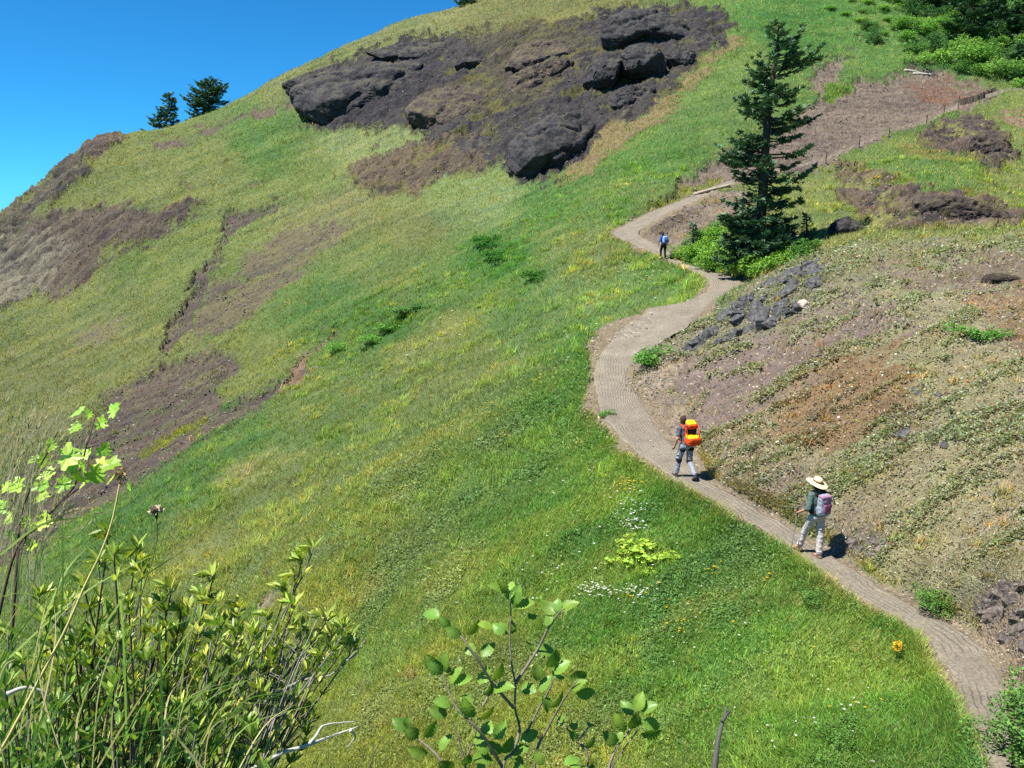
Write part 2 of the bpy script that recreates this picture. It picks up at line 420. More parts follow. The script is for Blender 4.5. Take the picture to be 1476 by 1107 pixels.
# big basalt face of the far hill
zone([(420,142),(408,132),(475,106),(565,72),(645,48),(725,44),(800,36),(880,14),(980,8),(1040,18),(1060,45),(1010,95),(985,125),(955,160),(880,200),(840,235),(790,268),(740,262),(725,240),(700,262),(640,262),(600,283),(540,285),(505,262),(510,235),(560,222),(610,205),(600,192),(520,190),(480,192),(440,180),(440,160)],
     'rock', (68,66,70), (92,87,84), 4, 7, 0.0, -0.1, 1, (106,104,66))
zone([(640,30),(720,22),(800,35),(850,45),(835,100),(770,150),(700,170),(655,165),(640,130),(700,95),(690,60)], 'mat', (104,94,74), (116,112,68), 8, 12, 0, 0, 0.35)
zone([(500,95),(540,88),(545,108),(510,118)], 'mat', (140,132,60), (128,120,70), 4, 6, 0, 0, 0.8)
zone([(430,122),(520,80),(620,55),(650,95),(610,130),(590,155),(540,165),(520,185),(460,182),(445,150)], 'rock', (62,60,66), (84,80,82), 5, 8, 0, -0.1, 0.9)
zone([(730,245),(740,205),(800,165),(860,140),(880,185),(850,220),(800,262),(765,270)], 'rock', (62,60,66), (84,80,82), 5, 8, 0, -0.1, 0.9)
zone([(510,235),(600,215),(690,205),(700,262),(640,262),(600,283),(540,285),(505,262)], 'rock', (98,88,80), (128,114,88), 6, 10, 0, 0, 0.85, (124,120,76))
zone([(870,195),(960,150),(1010,100),(1060,48),(1068,60),(1010,112),(960,168),(890,215),(850,245),(810,262)], 'mat', (150,138,98), (130,118,90), 3, 5)
zone([(620,262),(660,262),(715,235),(728,240),(735,262),(700,290),(640,305),(610,290)], 'grass', (156,172,118), (138,160,95), 6, 10, 0, 0, 0.6)
# turf scars of the far hill
zone([(285,182),(330,165),(400,148),(430,150),(395,158),(340,175),(300,190)], 'dirt', PUR, BRN, 2, 5, 0.25)
zone([(222,210),(245,202),(272,203),(255,215),(230,217)], 'dirt', PUR, BRN, 2, 5, 0.2)
zone([(96,240),(122,204),(150,194),(180,200),(160,215),(130,230),(112,242)], 'rock', (76,72,78), BRN, 3, 4)
zone([(-40,355),(0,312),(50,276),(95,240),(140,243),(110,262),(70,290),(30,325),(0,345),(-40,375)], 'rock', (70,66,70), (112,106,90), 3, 6)
zone([(-60,360),(0,335),(60,305),(130,295),(210,300),(275,293),(290,303),(250,335),(220,352),(180,362),(150,375),(120,400),(90,425),(50,435),(0,450),(-60,470)], 'rock', (84, 75, 74), (124, 113, 96), 5, 9, 0.1, -0.05)
zone([(-60,380),(0,345),(50,335),(100,345),(90,390),(60,430),(0,450),(-60,470)], 'rock', (78, 73, 74), (150, 144, 124), 8, 12, 0, 0.0, 0.8)
zone([(318,312),(328,300),(410,291),(405,305),(372,316),(350,328),(335,328),(322,350),(312,380),(300,400),(290,440),(270,480),(240,522),(232,490),(240,462),(268,430),(283,395),(303,370),(314,345)], 'dirt', (98,90,88), (120,108,96), 2, 4, 0.5)
zone([(345,370),(400,335),(470,320),(508,326),(490,350),(450,370),(430,400),(380,440),(340,478),(300,490),(262,485),(290,445),(310,405),(350,400)], 'dirt', (106,98,90), (132,124,94), 5, 9, 0.15)
zone([(150,572),(190,545),(235,515),(280,505),(330,508),(345,525),(312,565),(325,592),(385,548),(440,512),(448,525),(405,570),(360,602),(280,642),(230,682),(180,712),(120,745),(60,790),(-60,830),(-60,690),(0,680),(60,640),(140,620)], 'dirt', (90,82,80), (126,112,98), 4, 7, 0.3, -0.05)
zone([(190,650),(240,622),(290,600),(290,612),(240,640),(200,664)], 'grass', (140,148,72), (130,140,66), 3, 6)
zone([(100,480),(135,465),(175,462),(172,485),(140,500),(110,495)], 'dirt', (125,115,105), (140,135,85), 4, 9, 0.1, 0, 0.8)
zone([(478,474),(484,480),(444,515),(404,562),(384,572),(420,522)], 'dirt', (120,95,85), (165,140,115), 2, 3, 0.3)
zone([(0,620),(60,600),(130,600),(60,640),(0,680)], 'dirt', (125,115,105), (140,135,85), 8, 12, 0.1, 0, 0.7)
zone([(305,697),(350,672),(408,648),(404,660),(350,690),(320,702)], 'dirt', (158,150,125), (140,145,95), 3, 5, 0.0, 0, 0.7)
zone([(362,884),(373,862),(400,850),(403,858),(388,880)], 'dirt', (165,155,130), (150,135,110), 2, 3, 0.1)
zone([(582,978),(597,952),(610,962),(602,990)], 'dirt', (150,130,110), (140,125,100), 3, 5, 0.05, 0, 0.8)
zone([(362,262),(384,255),(382,262),(368,266)], 'dirt', (150,125,105), (130,110,95), 1.5, 3, 0.4)
zone([(255,272),(288,268),(290,274),(262,276)], 'dirt', (140,120,100), (130,110,95), 1.5, 3, 0.4)
zone([(412,694),(422,690),(430,694),(420,699)], 'dirt', (110,95,80), (100,90,75), 1.5, 2, 0.25)
zone([(372,830),(392,822),(398,826),(380,833)], 'dirt', (110,95,80), (100,90,75), 1.5, 2, 0.25)
# right hand, upper part
GR1 = (152,136,122); GR2 = (120,108,102)
zone([(985,255),(1010,240),(1060,215),(1110,200),(1140,180),(1150,165),(1165,140),(1160,115),(1200,85),(1235,78),(1225,95),(1190,122),(1182,132),(1230,110),(1290,105),(1320,92),(1370,108),(1430,122),(1442,135),(1380,158),(1280,196),(1190,238),(1120,257),(1060,266),(1000,288),(930,312),(885,345),(900,320),(950,295)], 'dirt', GR2, GR1, 3, 6, 0.35, 0.1, 1, None, 140, 40)
zone([(985,262),(1040,245),(1052,255),(990,285),(930,306),(950,294)], 'grass', (140,150,80), (130,140,75), 3, 6, 0, 0, 0.9, None, 140, 40)
zone([(1178,130),(1192,117),(1228,112),(1222,125),(1192,138)], 'grass', (108,150,62), (120,150,70), 2, 4, 0, 0, 1, None, 140, 40)
zone([(1305,115),(1360,108),(1425,128),(1380,142),(1325,136)], 'dirt', (156,112,90), (130,112,100), 5, 9, 0.35, -0.1, 0.9, None, 140, 40)
zone([(888,342),(950,310),(1040,274),(1075,268),(1080,310),(1040,330),(990,340),(975,362),(950,366),(915,356)], 'dirt', (166,150,130), (140,126,112), 3, 5, 0.0, 0, 1, None, 140, 40)
zone([(1200,250),(1235,250),(1290,262),(1330,270),(1400,290),(1455,310),(1475,330),(1390,337),(1290,336),(1250,322),(1225,295),(1210,270)], 'rock', (82,76,78), (128,112,96), 3, 7, 0.0, 0, 1, (138,138,84), 140, 40)
zone([(1325,190),(1370,180),(1400,170),(1425,180),(1450,205),(1457,230),(1440,257),(1420,245),(1400,225),(1360,215),(1320,205)], 'rock', (78,72,76), (120,106,94), 3, 7, 0.0, 0, 1, (138,138,84), 140, 40)
zone([(1438,162),(1480,158),(1500,190),(1455,178)], 'dirt', (160,138,115), (150,125,100), 4, 6, 0.1, 0, 1, None, 140, 40)
zone([(1310,206),(1330,215),(1400,228),(1380,238),(1310,222),(1290,210)], 'mat', (150,120,80), (140,130,75), 4, 8, 0, 0, 0.6, None, 140, 40)
# near right slope: low mats on bare soil
RS = [(903,560),(905,528),(940,503),(980,478),(1040,443),(1090,405),(1150,372),(1250,345),(1400,340),(1560,335),(1700,500),(1700,1100),(1476,985),(1440,930),(1380,890),(1290,845),(1210,795),(1170,765),(1120,735),(1060,705),(1010,660),(960,620),(930,585)]
m = pmask(RS, 4, 3, 5, 46); Wmat = Wmat * (1 - m) + m; RSM = m
pal = [((152,134,124), -1), ((126,110,102), -0.22), ((152,134,114), -0.02), ((128,116,92), 0.14), ((158,156,124), 0.34), ((134,146,88), 0.6)]
pc = np.zeros(X0.shape + (3,)); 
for c in range(3):
    pc[..., c] = np.interp(patch, [-0.6, -0.22, -0.05, 0.1, 0.28, 0.55], [lin(q[0])[c] * K for q in pal])
ALB = ALB * (1 - 0.55 * m[..., None]) * np.array([1.04, 1.1, 1.04]) ** m[..., None] + 0.55 * 1.12 * m[..., None] * pc
zone([(960,520),(1010,505),(1060,490),(1140,470),(1180,450),(1240,420),(1300,448),(1320,468),(1270,480),(1200,500),(1160,540),(1110,580),(1060,622),(1030,652),(1000,600),(1010,560),(960,550)], 'dirt', (150,132,122), (138,122,114), 6, 12, 0.05, 0, 0.95, None, 46, 5, 0.9)
zone([(1140,560),(1200,525),(1290,510),(1330,540),(1310,600),(1240,640),(1170,650),(1120,620)], 'mat', (122,100,84), (150,122,88), 8, 14, 0, 0, 0.75, None, 46)
zone([(1260,375),(1330,388),(1400,358),(1500,362),(1500,402),(1420,420),(1330,410),(1290,402)], 'dirt', (150,132,118), (130,116,102), 4, 9, 0.08, 0, 0.9, None, 46, 5, 0.8)
zone([(1370,430),(1500,395),(1520,520),(1430,478)], 'dirt', (160,130,104), (140,118,98), 6, 10, 0.05, 0, 0.8, None, 46)
zone([(1405,905),(1440,893),(1500,880),(1540,1010),(1485,1012),(1458,990),(1440,955)], 'dirt', (178,158,134), (160,142,118), 4, 5, 0, 0, 1, None, 46)
zone([(903,560),(905,533),(950,500),(985,515),(975,560),(1000,600),(990,640),(1020,690),(985,665),(940,618),(915,590)], 'dirt', (178,162,138), (150,134,116), 4, 7, 0, 0, 1, None, 46)
zone([(1400,868),(1430,848),(1500,835),(1500,900),(1440,925),(1405,900)], 'rock', (110,102,100), (150,134,118), 4, 6, 0, 0, 1, None, 46)
zone([(1190,800),(1215,775),(1260,765),(1275,785),(1240,805),(1210,808)], 'rock', (104,98,100), (126,118,110), 4, 6, 0, 0, 0.8, None, 46)
zone([(1040,455),(1080,420),(1130,395),(1160,390),(1180,410),(1150,450),(1100,470),(1050,490),(1020,490)], 'mat', (120,120,108), (140,140,110), 4, 6, 0, 0, 0.6, None, 46)
zone([(1020,490),(1050,470),(980,470),(945,505),(960,520),(1010,505)], 'mat', (130,130,110), (150,140,120), 4, 6, 0, 0, 0.7, None, 46)
# soil shows under the trail and just beside it
tm = 1 - sstep(0.98, 1.25, td / (tw + 0.05) + edge_n * 0.25)
ALB = ALB * (1 - tm[..., None]) + lin((162,146,122)) * K * tm[..., None]; Wdirt = np.maximum(Wdirt, tm); Wrock *= 1 - tm; Wmat *= 1 - tm

# ---- relief
rel = 0.5 * fbm(X0 / 9, Y0 / 9, 61, 4) * sstep(45, 90, R_)
rel += (0.10 + 0.08 * sstep(20, 80, R_)) * fbm(X0 / 1.6, Y0 / 1.6, 65, 4, 0.6)
tuss = 0.07 + 0.03 * sstep(20, 90, R_)
grassw = np.clip(1 - Wrock - Wdirt - Wmat, 0, 1)
rel += grassw * tuss * fbm(X0 * 1.7, Y0 * 1.7, 67, 3, 0.7)
ridged = 1 - np.abs(fbm(sl * 0.22, sc_ * 0.5, 71, 4, 0.5)) * 2
rel += Wrock * (sstep(12, 70, R_) * (0.75 * (ridged - 0.5) + 0.2 * STK2 + 0.7 * (1 - 2 * np.abs(BLO)) + 0.05 * FIN - 0.2) + 0.07 * FIN + 0.05 * ridged)
STK3 = 1 - 2 * np.abs(fbm(sl * 0.9, sc_ * 4.0 + Zb * 2.0, 39, 4, 0.7))
rel += (Wdirt + Wmat) * sstep(40, 90, R_) * 0.22 * STK3
rel += Wdirt * (0.03 + 0.22 * sstep(25, 90, R_)) * STK2 + Wdirt * 0.03 * FIN
rel += Wmat * ((0.10 + 0.12 * sstep(25, 90, R_)) * STK2 + 0.05 * FIN + 0.10 * np.clip(patch * 2.5, -1, 1) * RSM)
crk = fbm(sl * 0.10, sc_ * 0.30 + Zb * 0.2, 77, 5, 0.6); crm = sstep(0.12, 0.3, fbm(X0 * 0.06, Y0 * 0.06, 79, 3)) * sstep(55, 75, R_)
rel -= REC * 1.9 + 0.55 * crm * sstep(0.0, 0.012, crk) * (1 - sstep(0.012, 0.10, crk))
Zf = Zb + rel * (1 - bench) * (1 - 0.6 * (R_ < 6)) * (1 - far)
ROWP = np.log(RR)

AZI = np.arange(len(AZ)); RI = np.arange(len(RR))
def look(G, x, y):
    a = np.degrees(np.arctan2(x, y)); r = np.hypot(x, y)
    ai = np.interp(a, AZ, AZI); ri = np.interp(r, RR, RI)
    i = np.clip(ai.astype(int), 0, len(AZ) - 2); j = np.clip(ri.astype(int), 0, len(RR) - 2)
    u = ai - i; v = ri - j
    if G.ndim == 3: u = u[..., None]; v = v[..., None]
    return (G[i, j] * (1 - u) * (1 - v) + G[i + 1, j] * u * (1 - v) + G[i, j + 1] * (1 - u) * v + G[i + 1, j + 1] * u * v)
def hgt(x, y): return look(Zf, np.atleast_1d(np.asarray(x, float)), np.atleast_1d(np.asarray(y, float)))
DM = np.concatenate([np.geomspace(5.5, 60, 700), np.linspace(60, 190, 900)])
def hit(px, py, dmin=5.5):
    r = ray(px, py); dm = DM[DM >= dmin]
    pts = r[None] * dm[:, None]
    b = pts[:, 2] < hgt(pts[:, 0], pts[:, 1])
    k = int(np.argmax(b)) if b.any() else len(dm) - 1
    lo, hi = dm[max(k - 1, 0)], dm[k]
    for _ in range(14):
        mid = (lo + hi) / 2; p = r * mid
        if p[2] < hgt(p[0], p[1])[0]: hi = mid
        else: lo = mid
    return r * hi, hi

nA, nR = X0.shape
VT = np.stack([X0, Y0, Zf], -1).reshape(-1, 3)
i = np.arange(nA)[:, None]; j = np.arange(nR - 1)[None]; i2 = (i + 1) % nA
FT = np.stack([i * nR + j, i * nR + j + 1, i2 * nR + j + 1, i2 * nR + j], -1).reshape(-1, 4)
ZN = np.stack([Wrock, Wdirt, Wmat], -1).reshape(-1, 3)

def ground_mat():
    m, nt, b = newmat('ground_mat'); co = objco(nt); c = attr(nt, 'col')
    z = nt.nodes.new('ShaderNodeSeparateColor'); nt.links.new(attr(nt, 'zone'), z.inputs[0])
    rock, dirt, mt = z.outputs[0], z.outputs[1], z.outputs[2]
    f2 = noise(nt, co, 1.7, 8, 0.8); f3 = noise(nt, co, 34.0, 3, 0.7)
    v2 = N(nt, 'ShaderNodeTexVoronoi'); v2.inputs['Scale'].default_value = 14.0; nt.links.new(co, v2.inputs['Vector'])
    t = mrange(nt, f2, 0.3, 0.7, -0.34, 0.34)
    rm = math_(nt, 'ADD', rock, mt, clamp=True)
    sp = math_(nt, 'MULTIPLY', rm, mrange(nt, f3, 0.35, 0.65, -0.3, 0.4))
    peb = math_(nt, 'MULTIPLY', dirt, mrange(nt, v2.outputs['Distance'], 0.0, 0.8, 0.28, -0.25))
    tone = math_(nt, 'ADD', math_(nt, 'ADD', math_(nt, 'ADD', t, sp), peb), 1.0)
    cc = scalec(nt, c, tone)
    nt.links.new(cc, b.inputs['Base Color']); b.inputs['Roughness'].default_value = 0.95; b.inputs['Specular IOR Level'].default_value = 0.1
    bump(nt, noise(nt, co, 1.3, 6, 0.75), 0.95, 0.45, b)
    return m
GM = ground_mat()
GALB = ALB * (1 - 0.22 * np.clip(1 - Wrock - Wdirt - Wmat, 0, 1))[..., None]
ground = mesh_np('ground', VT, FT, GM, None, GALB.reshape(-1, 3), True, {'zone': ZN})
tag(ground, kind='structure')

# ---- trail sheet
NL, NC = 1800, 15
s = np.linspace(0, 899, NL); i0 = np.clip(s.astype(int), 0, 898); fr = (s - i0)[:, None]
Lp = TL[i0] * (1 - fr) + TL[i0 + 1] * fr; Rp = TRr[i0] * (1 - fr) + TRr[i0 + 1] * fr
seg = np.linalg.norm(np.diff((Lp + Rp) / 2, axis=0), axis=1); along = np.concatenate([[0], np.cumsum(seg)])
wl = 0.10 * fbm(along * 1.7, along * 0, 81, 4, 0.6); wr = 0.12 * fbm(along * 1.5, along * 0 + 5, 83, 4, 0.6)
u = np.linspace(0, 1, NC)
TV = np.zeros((NL, NC, 3)); TUV = np.zeros((NL, NC, 2))
wid = np.linalg.norm(Lp - Rp, axis=1)
for k, uu in enumerate(u):
    e = uu * (1 + (wl + wr) / wid) - wl / wid
    p = Lp * (1 - e[:, None]) + Rp * e[:, None]
    TV[:, k] = p; TUV[:, k, 0] = uu * wid; TUV[:, k, 1] = along
ed = np.abs(u - 0.5) * 2
zt = hgt(TV[..., 0].ravel(), TV[..., 1].ravel()).reshape(NL, NC)
TV[..., 2] = np.maximum(zt + 0.025, zt * 0.3 + 0.7 * TV[..., 2]) - 0.10 * sstep(0.86, 1.0, ed)[None] + 0.012 * fbm(TV[..., 0] * 6, TV[..., 1] * 6, 85, 3)
i = np.arange(NL - 1)[:, None] * NC; j = np.arange(NC - 1)[None]
FTt = np.stack([i + j, i + j + 1, i + NC + j + 1, i + NC + j], -1).reshape(-1, 4)
def trail_mat():
    m, nt, b = newmat('trail_mat'); co = objco(nt); uv = attr(nt, 'tuv', 'Vector')
    sx = nt.nodes.new('ShaderNodeSeparateXYZ'); nt.links.new(uv, sx.inputs[0])
    f1 = noise(nt, co, 1.3, 8, 0.7); f2 = noise(nt, co, 16, 7, 0.75); f3 = noise(nt, co, 60, 4, 0.7)
    w = noise(nt, co, 1.1, 3, 0.5)
    base = mixc(nt, mrange(nt, f1, 0.35, 0.65, 0, 1), lin((158,148,132)) * K, lin((180,169,150)) * K)
    v = N(nt, 'ShaderNodeTexVoronoi'); v.inputs['Scale'].default_value = 26.0; v.inputs['Detail'].default_value = 1; nt.links.new(co, v.inputs['Vector'])
    tone = math_(nt, 'ADD', mrange(nt, f2, 0.3, 0.7, 0.66, 1.34), mrange(nt, v.outputs['Distance'], 0, 0.7, 0.18, -0.18))
    cc = scalec(nt, base, tone)
    # plastic grid strands half buried in the gravel, running along the tread
    q = math_(nt, 'ADD', math_(nt, 'MULTIPLY', sx.outputs[0], 8.0), mrange(nt, w, 0.3, 0.7, -0.45, 0.45))
    q = math_(nt, 'ADD', q, mrange(nt, noise(nt, co, 5, 3, 0.5), 0.3, 0.7, -0.10, 0.10))
    fr_ = math_(nt, 'ABSOLUTE', math_(nt, 'SUBTRACT', math_(nt, 'FRACT', q), 0.5))
    ln = mrange(nt, fr_, 0.06, 0.16, 1, 0)
    gap = mrange(nt, noise(nt, co, 0.9, 5, 0.7), 0.40, 0.56, 0.15, 0.8)
    ln = math_(nt, 'MULTIPLY', ln, gap)
    cross = math_(nt, 'ABSOLUTE', math_(nt, 'SUBTRACT', math_(nt, 'FRACT', math_(nt, 'MULTIPLY', sx.outputs[1], 7.0)), 0.5))
    ln2 = math_(nt, 'MULTIPLY', mrange(nt, cross, 0.04, 0.12, 0.30, 0), gap)
    cc = mixc(nt, math_(nt, 'MAXIMUM', ln, ln2), cc, (0.10, 0.088, 0.07))
    nt.links.new(cc, b.inputs['Base Color']); b.inputs['Roughness'].default_value = 0.95; b.inputs['Specular IOR Level'].default_value = 0.1
    h = math_(nt, 'ADD', math_(nt, 'ADD', math_(nt, 'MULTIPLY', f2, 0.6), math_(nt, 'MULTIPLY', f3, 0.25)), math_(nt, 'MULTIPLY', ln, 0.25))
    bump(nt, h, 0.9, 0.05, b)
    return m
tuv = np.zeros((NL * NC, 3)); tuv[:, :2] = TUV.reshape(-1, 2)
trail = mesh_np('path', TV.reshape(-1, 3), FTt, trail_mat(), None, None, True, {'tuv': tuv})
tag(trail, kind='structure')
# ================================================================ leaf templates (x across, y along, z normal)
def T_blade():   # near grass blade, bent
    return np.array([[-.5,0,0],[.5,0,0],[-.38,.45,.06],[.38,.45,.06],[0,1,.28]]), [np.array([[0,1,3,2]]), np.array([[2,3,4]])]
def T_tri():
    return np.array([[-.5,0,0],[.5,0,0],[0,1,.12]]), [np.array([[0,1,2]])]
def T_oval():
    v = [[0,0,0],[0,.35,-.06],[0,.7,-.05],[0,1,.02]]
    w = [[-.24,.16,.03],[-.36,.42,.06],[-.30,.72,.05],[-.14,.92,.03]]
    V = np.array(v + w + [[-a, b, c] for a, b, c in w])
    return V, [np.array([[4,0,1,5],[5,1,2,6],[6,2,3,7],[0,8,9,1],[1,9,10,2],[2,10,11,3]])]
def T_lance():
    return np.array([[0,0,0],[-.13,.35,.05],[.13,.35,.05],[0,.4,-.01],[-.11,.7,.05],[.11,.7,.05],[0,.72,0],[0,1,.03]]), [np.array([[0,3,1,1],[0,2,3,3]])[:, :3], np.array([[1,3,6,4],[3,2,5,6]]), np.array([[4,6,7],[6,5,7]])]
def T_quad():
    return np.array([[0,0,0],[.32,.5,.08],[0,1,0],[-.32,.5,.08]]), [np.array([[0,1,2,3]])]
def T_lobed():
    a = np.radians([-90,-60,-38,-25,-8,12,25,40,62,75,90]); r = np.array([.12,.55,.52,.42,.75,.8,.55,.62,.8,.7,1.0])
    P1 = [(rr * math.cos(t), rr * math.sin(t)) for t, rr in zip(a, r)]
    pts = P1 + [(-x, y) for x, y in P1[-2:0:-1]]
    V = [[0, 0.1, -.06]] + [[x, y, .10 * math.hypot(x, y) * (1 if i % 2 else .2)] for i, (x, y) in enumerate(pts)]
    n = len(pts)
    return np.array(V), [np.array([[0, i + 1, (i + 1) % n + 1] for i in range(n)])]
def T_spray():   # flat spray of needled twigs
    q = []; V = []; Fq = []
    for a, l in ((0, 1), (38, .72), (-38, .72), (70, .45), (-70, .45)):
        ca, sa = math.cos(math.radians(a)), math.sin(math.radians(a)); w = .13; b = len(V)
        o = (0, 0.12 * abs(a) / 40)
        for x, y in ((-w * .5, 0), (w * .5, 0), (w, l * .6), (0, l), (-w, l * .6)):
            V.append([o[0] + x * ca + y * sa, o[1] + -x * sa + y * ca, .05 * (abs(x) > w * .7)])
        Fq.append([b, b + 1, b + 2, b + 3, b + 4])
    return np.array(V), [np.array(Fq)]
def rvec(n, rng=RNG):
    return nrm(rng.normal(size=(n, 3)))
def tintc(c, n, amt=0.25, rng=RNG):
    c = np.broadcast_to(np.asarray(c, float), (n, 3)); k = np.exp(rng.normal(0, amt, (n, 1)))
    w = rng.normal(0, 0.08, (n, 1))
    return c * k * np.hstack([1 + w, np.ones((n, 1)), 1 - w])

# ================================================================ GRASS
ii = slice(0, nA - 1)
pxg, pyg, dpg = project(np.stack([X0, Y0, Zf], -1))
e1x = pxg[1:, :-1] - pxg[:-1, :-1]; e1y = pyg[1:, :-1] - pyg[:-1, :-1]
e2x = pxg[:-1, 1:] - pxg[:-1, :-1]; e2y = pyg[:-1, 1:] - pyg[:-1, :-1]
area = -(e1x * e2y - e1y * e2x)
area = np.clip(area, 0.15, 12)
inf = (pxg[:-1, :-1] > -60) & (pxg[:-1, :-1] < 1540) & (pyg[:-1, :-1] > -40) & (pyg[:-1, :-1] < 1180) & (dpg[:-1, :-1] > 6.5) & (dpg[:-1, :-1] < 150)
Gr = np.clip(1 - 0.93 * Wrock - 0.94 * Wdirt - (0.5 + 0.35 * RSM) * Wmat - tm, 0, 1)[:-1, :-1]
def sample(wt, n):
    w = wt.ravel(); c = np.cumsum(w); k = np.searchsorted(c, RNG.random(n) * c[-1])
    a, b = np.unravel_index(k, wt.shape); u = RNG.random(n); v = RNG.random(n)
    def L(G):
        if G.ndim == 3: U, V_ = u[:, None], v[:, None]
        else: U, V_ = u, v
        return G[a, b] * (1 - U) * (1 - V_) + G[a + 1, b] * U * (1 - V_) + G[a, b + 1] * (1 - U) * V_ + G[a + 1, b + 1] * U * V_
    return L
clump = fbm(X0 * 1.1, Y0 * 1.1, 91, 3)
GCF = np.array([2.42, 2.2, 1.4]); GCN = np.array([2.85, 2.62, 1.75])
def blades(wt, n, tmpl, hfun, wfun, lean, name_soup, straw=0.12, amt=0.25):
    L = sample(wt, n); pos = np.stack([L(X0), L(Y0), L(Zf) - 0.02], -1); col = L(ALB); dep = L(DEP); cl = L(clump); mt = L(Wmat)
    h = hfun(dep, cl, mt) * RNG.uniform(0.55, 1.3, n); wd = wfun(dep) * RNG.uniform(0.7, 1.3, n)
    th = RNG.random(n) * 2 * math.pi; ln = RNG.uniform(0.15, lean, n)
    Y = np.stack([np.cos(th) * ln, np.sin(th) * ln, np.ones(n)], -1); up = np.stack([np.cos(th + 1.3), np.sin(th + 1.3), 0.4 + 0 * th], -1)
    Xb, Yb, Zb_ = basis(Y, up)
    c = tintc(col * (GCN + (GCF - GCN) * sstep(18, 45, dep)[:, None]), n, amt)
    sm = RNG.random(n) < straw * (0.6 + 1.2 * sstep(-.1, .4, cl)); c[sm] = tintc(lin((200, 188, 128)) * K * 1.6, sm.sum(), .2)
    tv, tf = tmpl
    name_soup.inst(tv, tf, pos, Xb, Yb, Zb_, np.stack([wd, h, h], -1), c)
G = Soup()
trd = (1 - sstep(0.2, 1.6, td - tw)) 
nearw = inf * area * Gr * (dpg[:-1, :-1] < 36) * (0.75 + 0.6 * sstep(-0.5, 0.35, clump[:-1, :-1]))
blades(nearw, 400000, T_blade(), lambda d, c, m: (0.17 + 0.11 * c) * (1 - 0.62 * m) * np.clip(d / 16, .9, 1.3), lambda d: 0.007 + 0.0006 * d, 0.9, G)
farw = inf * area * Gr * (dpg[:-1, :-1] >= 32) * (0.6 + 0.7 * sstep(-0.5, 0.4, clump[:-1, :-1]))
blades(farw, 330000, T_tri(), lambda d, c, m: 0.16 + 0.0016 * d + 0.05 * c, lambda d: 0.02 + 0.0007 * d, 1.1, G, 0.14, 0.28)
# taller fringe beside the tread
frw = inf * area * Gr * ((td - tw) > 0.02)[:-1, :-1] * trd[:-1, :-1] * (dpg[:-1, :-1] < 60) * (1 - 0.85 * (WX > 0) * RSM)[:-1, :-1]
blades(frw, 30000, T_blade(), lambda d, c, m: 0.22 + 0.1 * c, lambda d: 0.008 + 0.0006 * d, 0.8, G, 0.1)
# tussocks: taller tufts standing out of the turf
nt_ = 9500; Lt = sample(inf * area * Gr * (dpg[:-1, :-1] < 75) * sstep(-.1, .4, fbm(X0 * .45, Y0 * .45, 97, 3))[:-1, :-1] * (1 - .8 * RSM[:-1, :-1]), nt_)
tp = np.stack([Lt(X0), Lt(Y0), Lt(Zf)], -1); tcl = Lt(ALB) * GCF * np.exp(RNG.normal(0, .22, (nt_, 1))) * np.where(RNG.random((nt_, 1)) < .3, np.array([[1.25, 1.05, .9]]), np.array([[.85, .95, .8]])); tdp = Lt(DEP)
rep = 16; pos = np.repeat(tp, rep, 0) + RNG.normal(0, 1, (nt_ * rep, 3)) * [.06, .06, 0] * np.repeat(np.clip(tdp / 18, .7, 2.5), rep)[:, None]
th = RNG.random(nt_ * rep) * 6.283; ln = RNG.uniform(.1, 1.0, nt_ * rep); Yt = np.stack([np.cos(th) * ln, np.sin(th) * ln, np.ones(nt_ * rep)], -1); upt = np.stack([np.cos(th), np.sin(th), .6 + 0 * th], -1)
Xb, Yb, Zb_ = basis(Yt, upt); hh = np.repeat(RNG.uniform(.14, .34, nt_) * np.clip(tdp / 22, .8, 1.8), rep) * RNG.uniform(.6, 1.2, nt_ * rep); ww_ = (.008 + .0006 * np.repeat(tdp, rep))
G.inst(*T_blade(), pos, Xb, Yb, Zb_, np.stack([ww_, hh, hh], -1), tintc(np.repeat(tcl, rep, 0), nt_ * rep, .15))
# low leafy herbs of the near meadow and the mats of the right slope
grass = G.build('grass', MAT_GRASS); tag(grass, kind='stuff')
H = Soup()
def herbs(wt, n, tmpl, size, colfun, soup, lift=0.04, amt=0.25):
    L = sample(wt, n); pos = np.stack([L(X0), L(Y0), L(Zf)], -1); n_ = n
    pos[:, 2] += RNG.random(n) * lift
    Y = rvec(n); Y[:, 2] = np.abs(Y[:, 2]) * 0.6; up = nrm(np.stack([RNG.normal(0, .5, n), RNG.normal(0, .5, n), np.ones(n)], -1))
    Xb, Yb, Zb_ = basis(Y, up); c = tintc(colfun(L), n, amt)
    tv, tf = tmpl; s_ = size * RNG.uniform(.6, 1.4, n) * np.clip(L(DEP) / 16, .8, 2.4); soup.inst(tv, tf, pos, Xb, Yb, Zb_, s_, c)
lush = (sstep(-0.15, 0.35, fbm(X0 * 0.5, Y0 * 0.5, 95, 4)) * (1 - np.clip(Wrock + Wdirt + Wmat, 0, 1)))[:-1, :-1] * ((PX > 520) & (PX < 1600))[:-1, :-1]
herbs(inf * area * lush * (dpg[:-1, :-1] < 34), 90000, T_quad(), 0.055, lambda L: L(ALB) * 1.75 * np.array([1.05, 1.0, .9]), H, 0.16)
herbs(inf * area * (1 - np.clip(Wrock + Wdirt + Wmat, 0, 1))[:-1, :-1] * (dpg[:-1, :-1] < 40), 70000, T_lance(), 0.065, lambda L: L(ALB) * 1.7 * np.array([1.08, 1.0, .95]), H, 0.2, .3)
herb = H.build('meadow_herbs', MAT_GRASS); tag(herb, kind='stuff')
M_ = Soup()
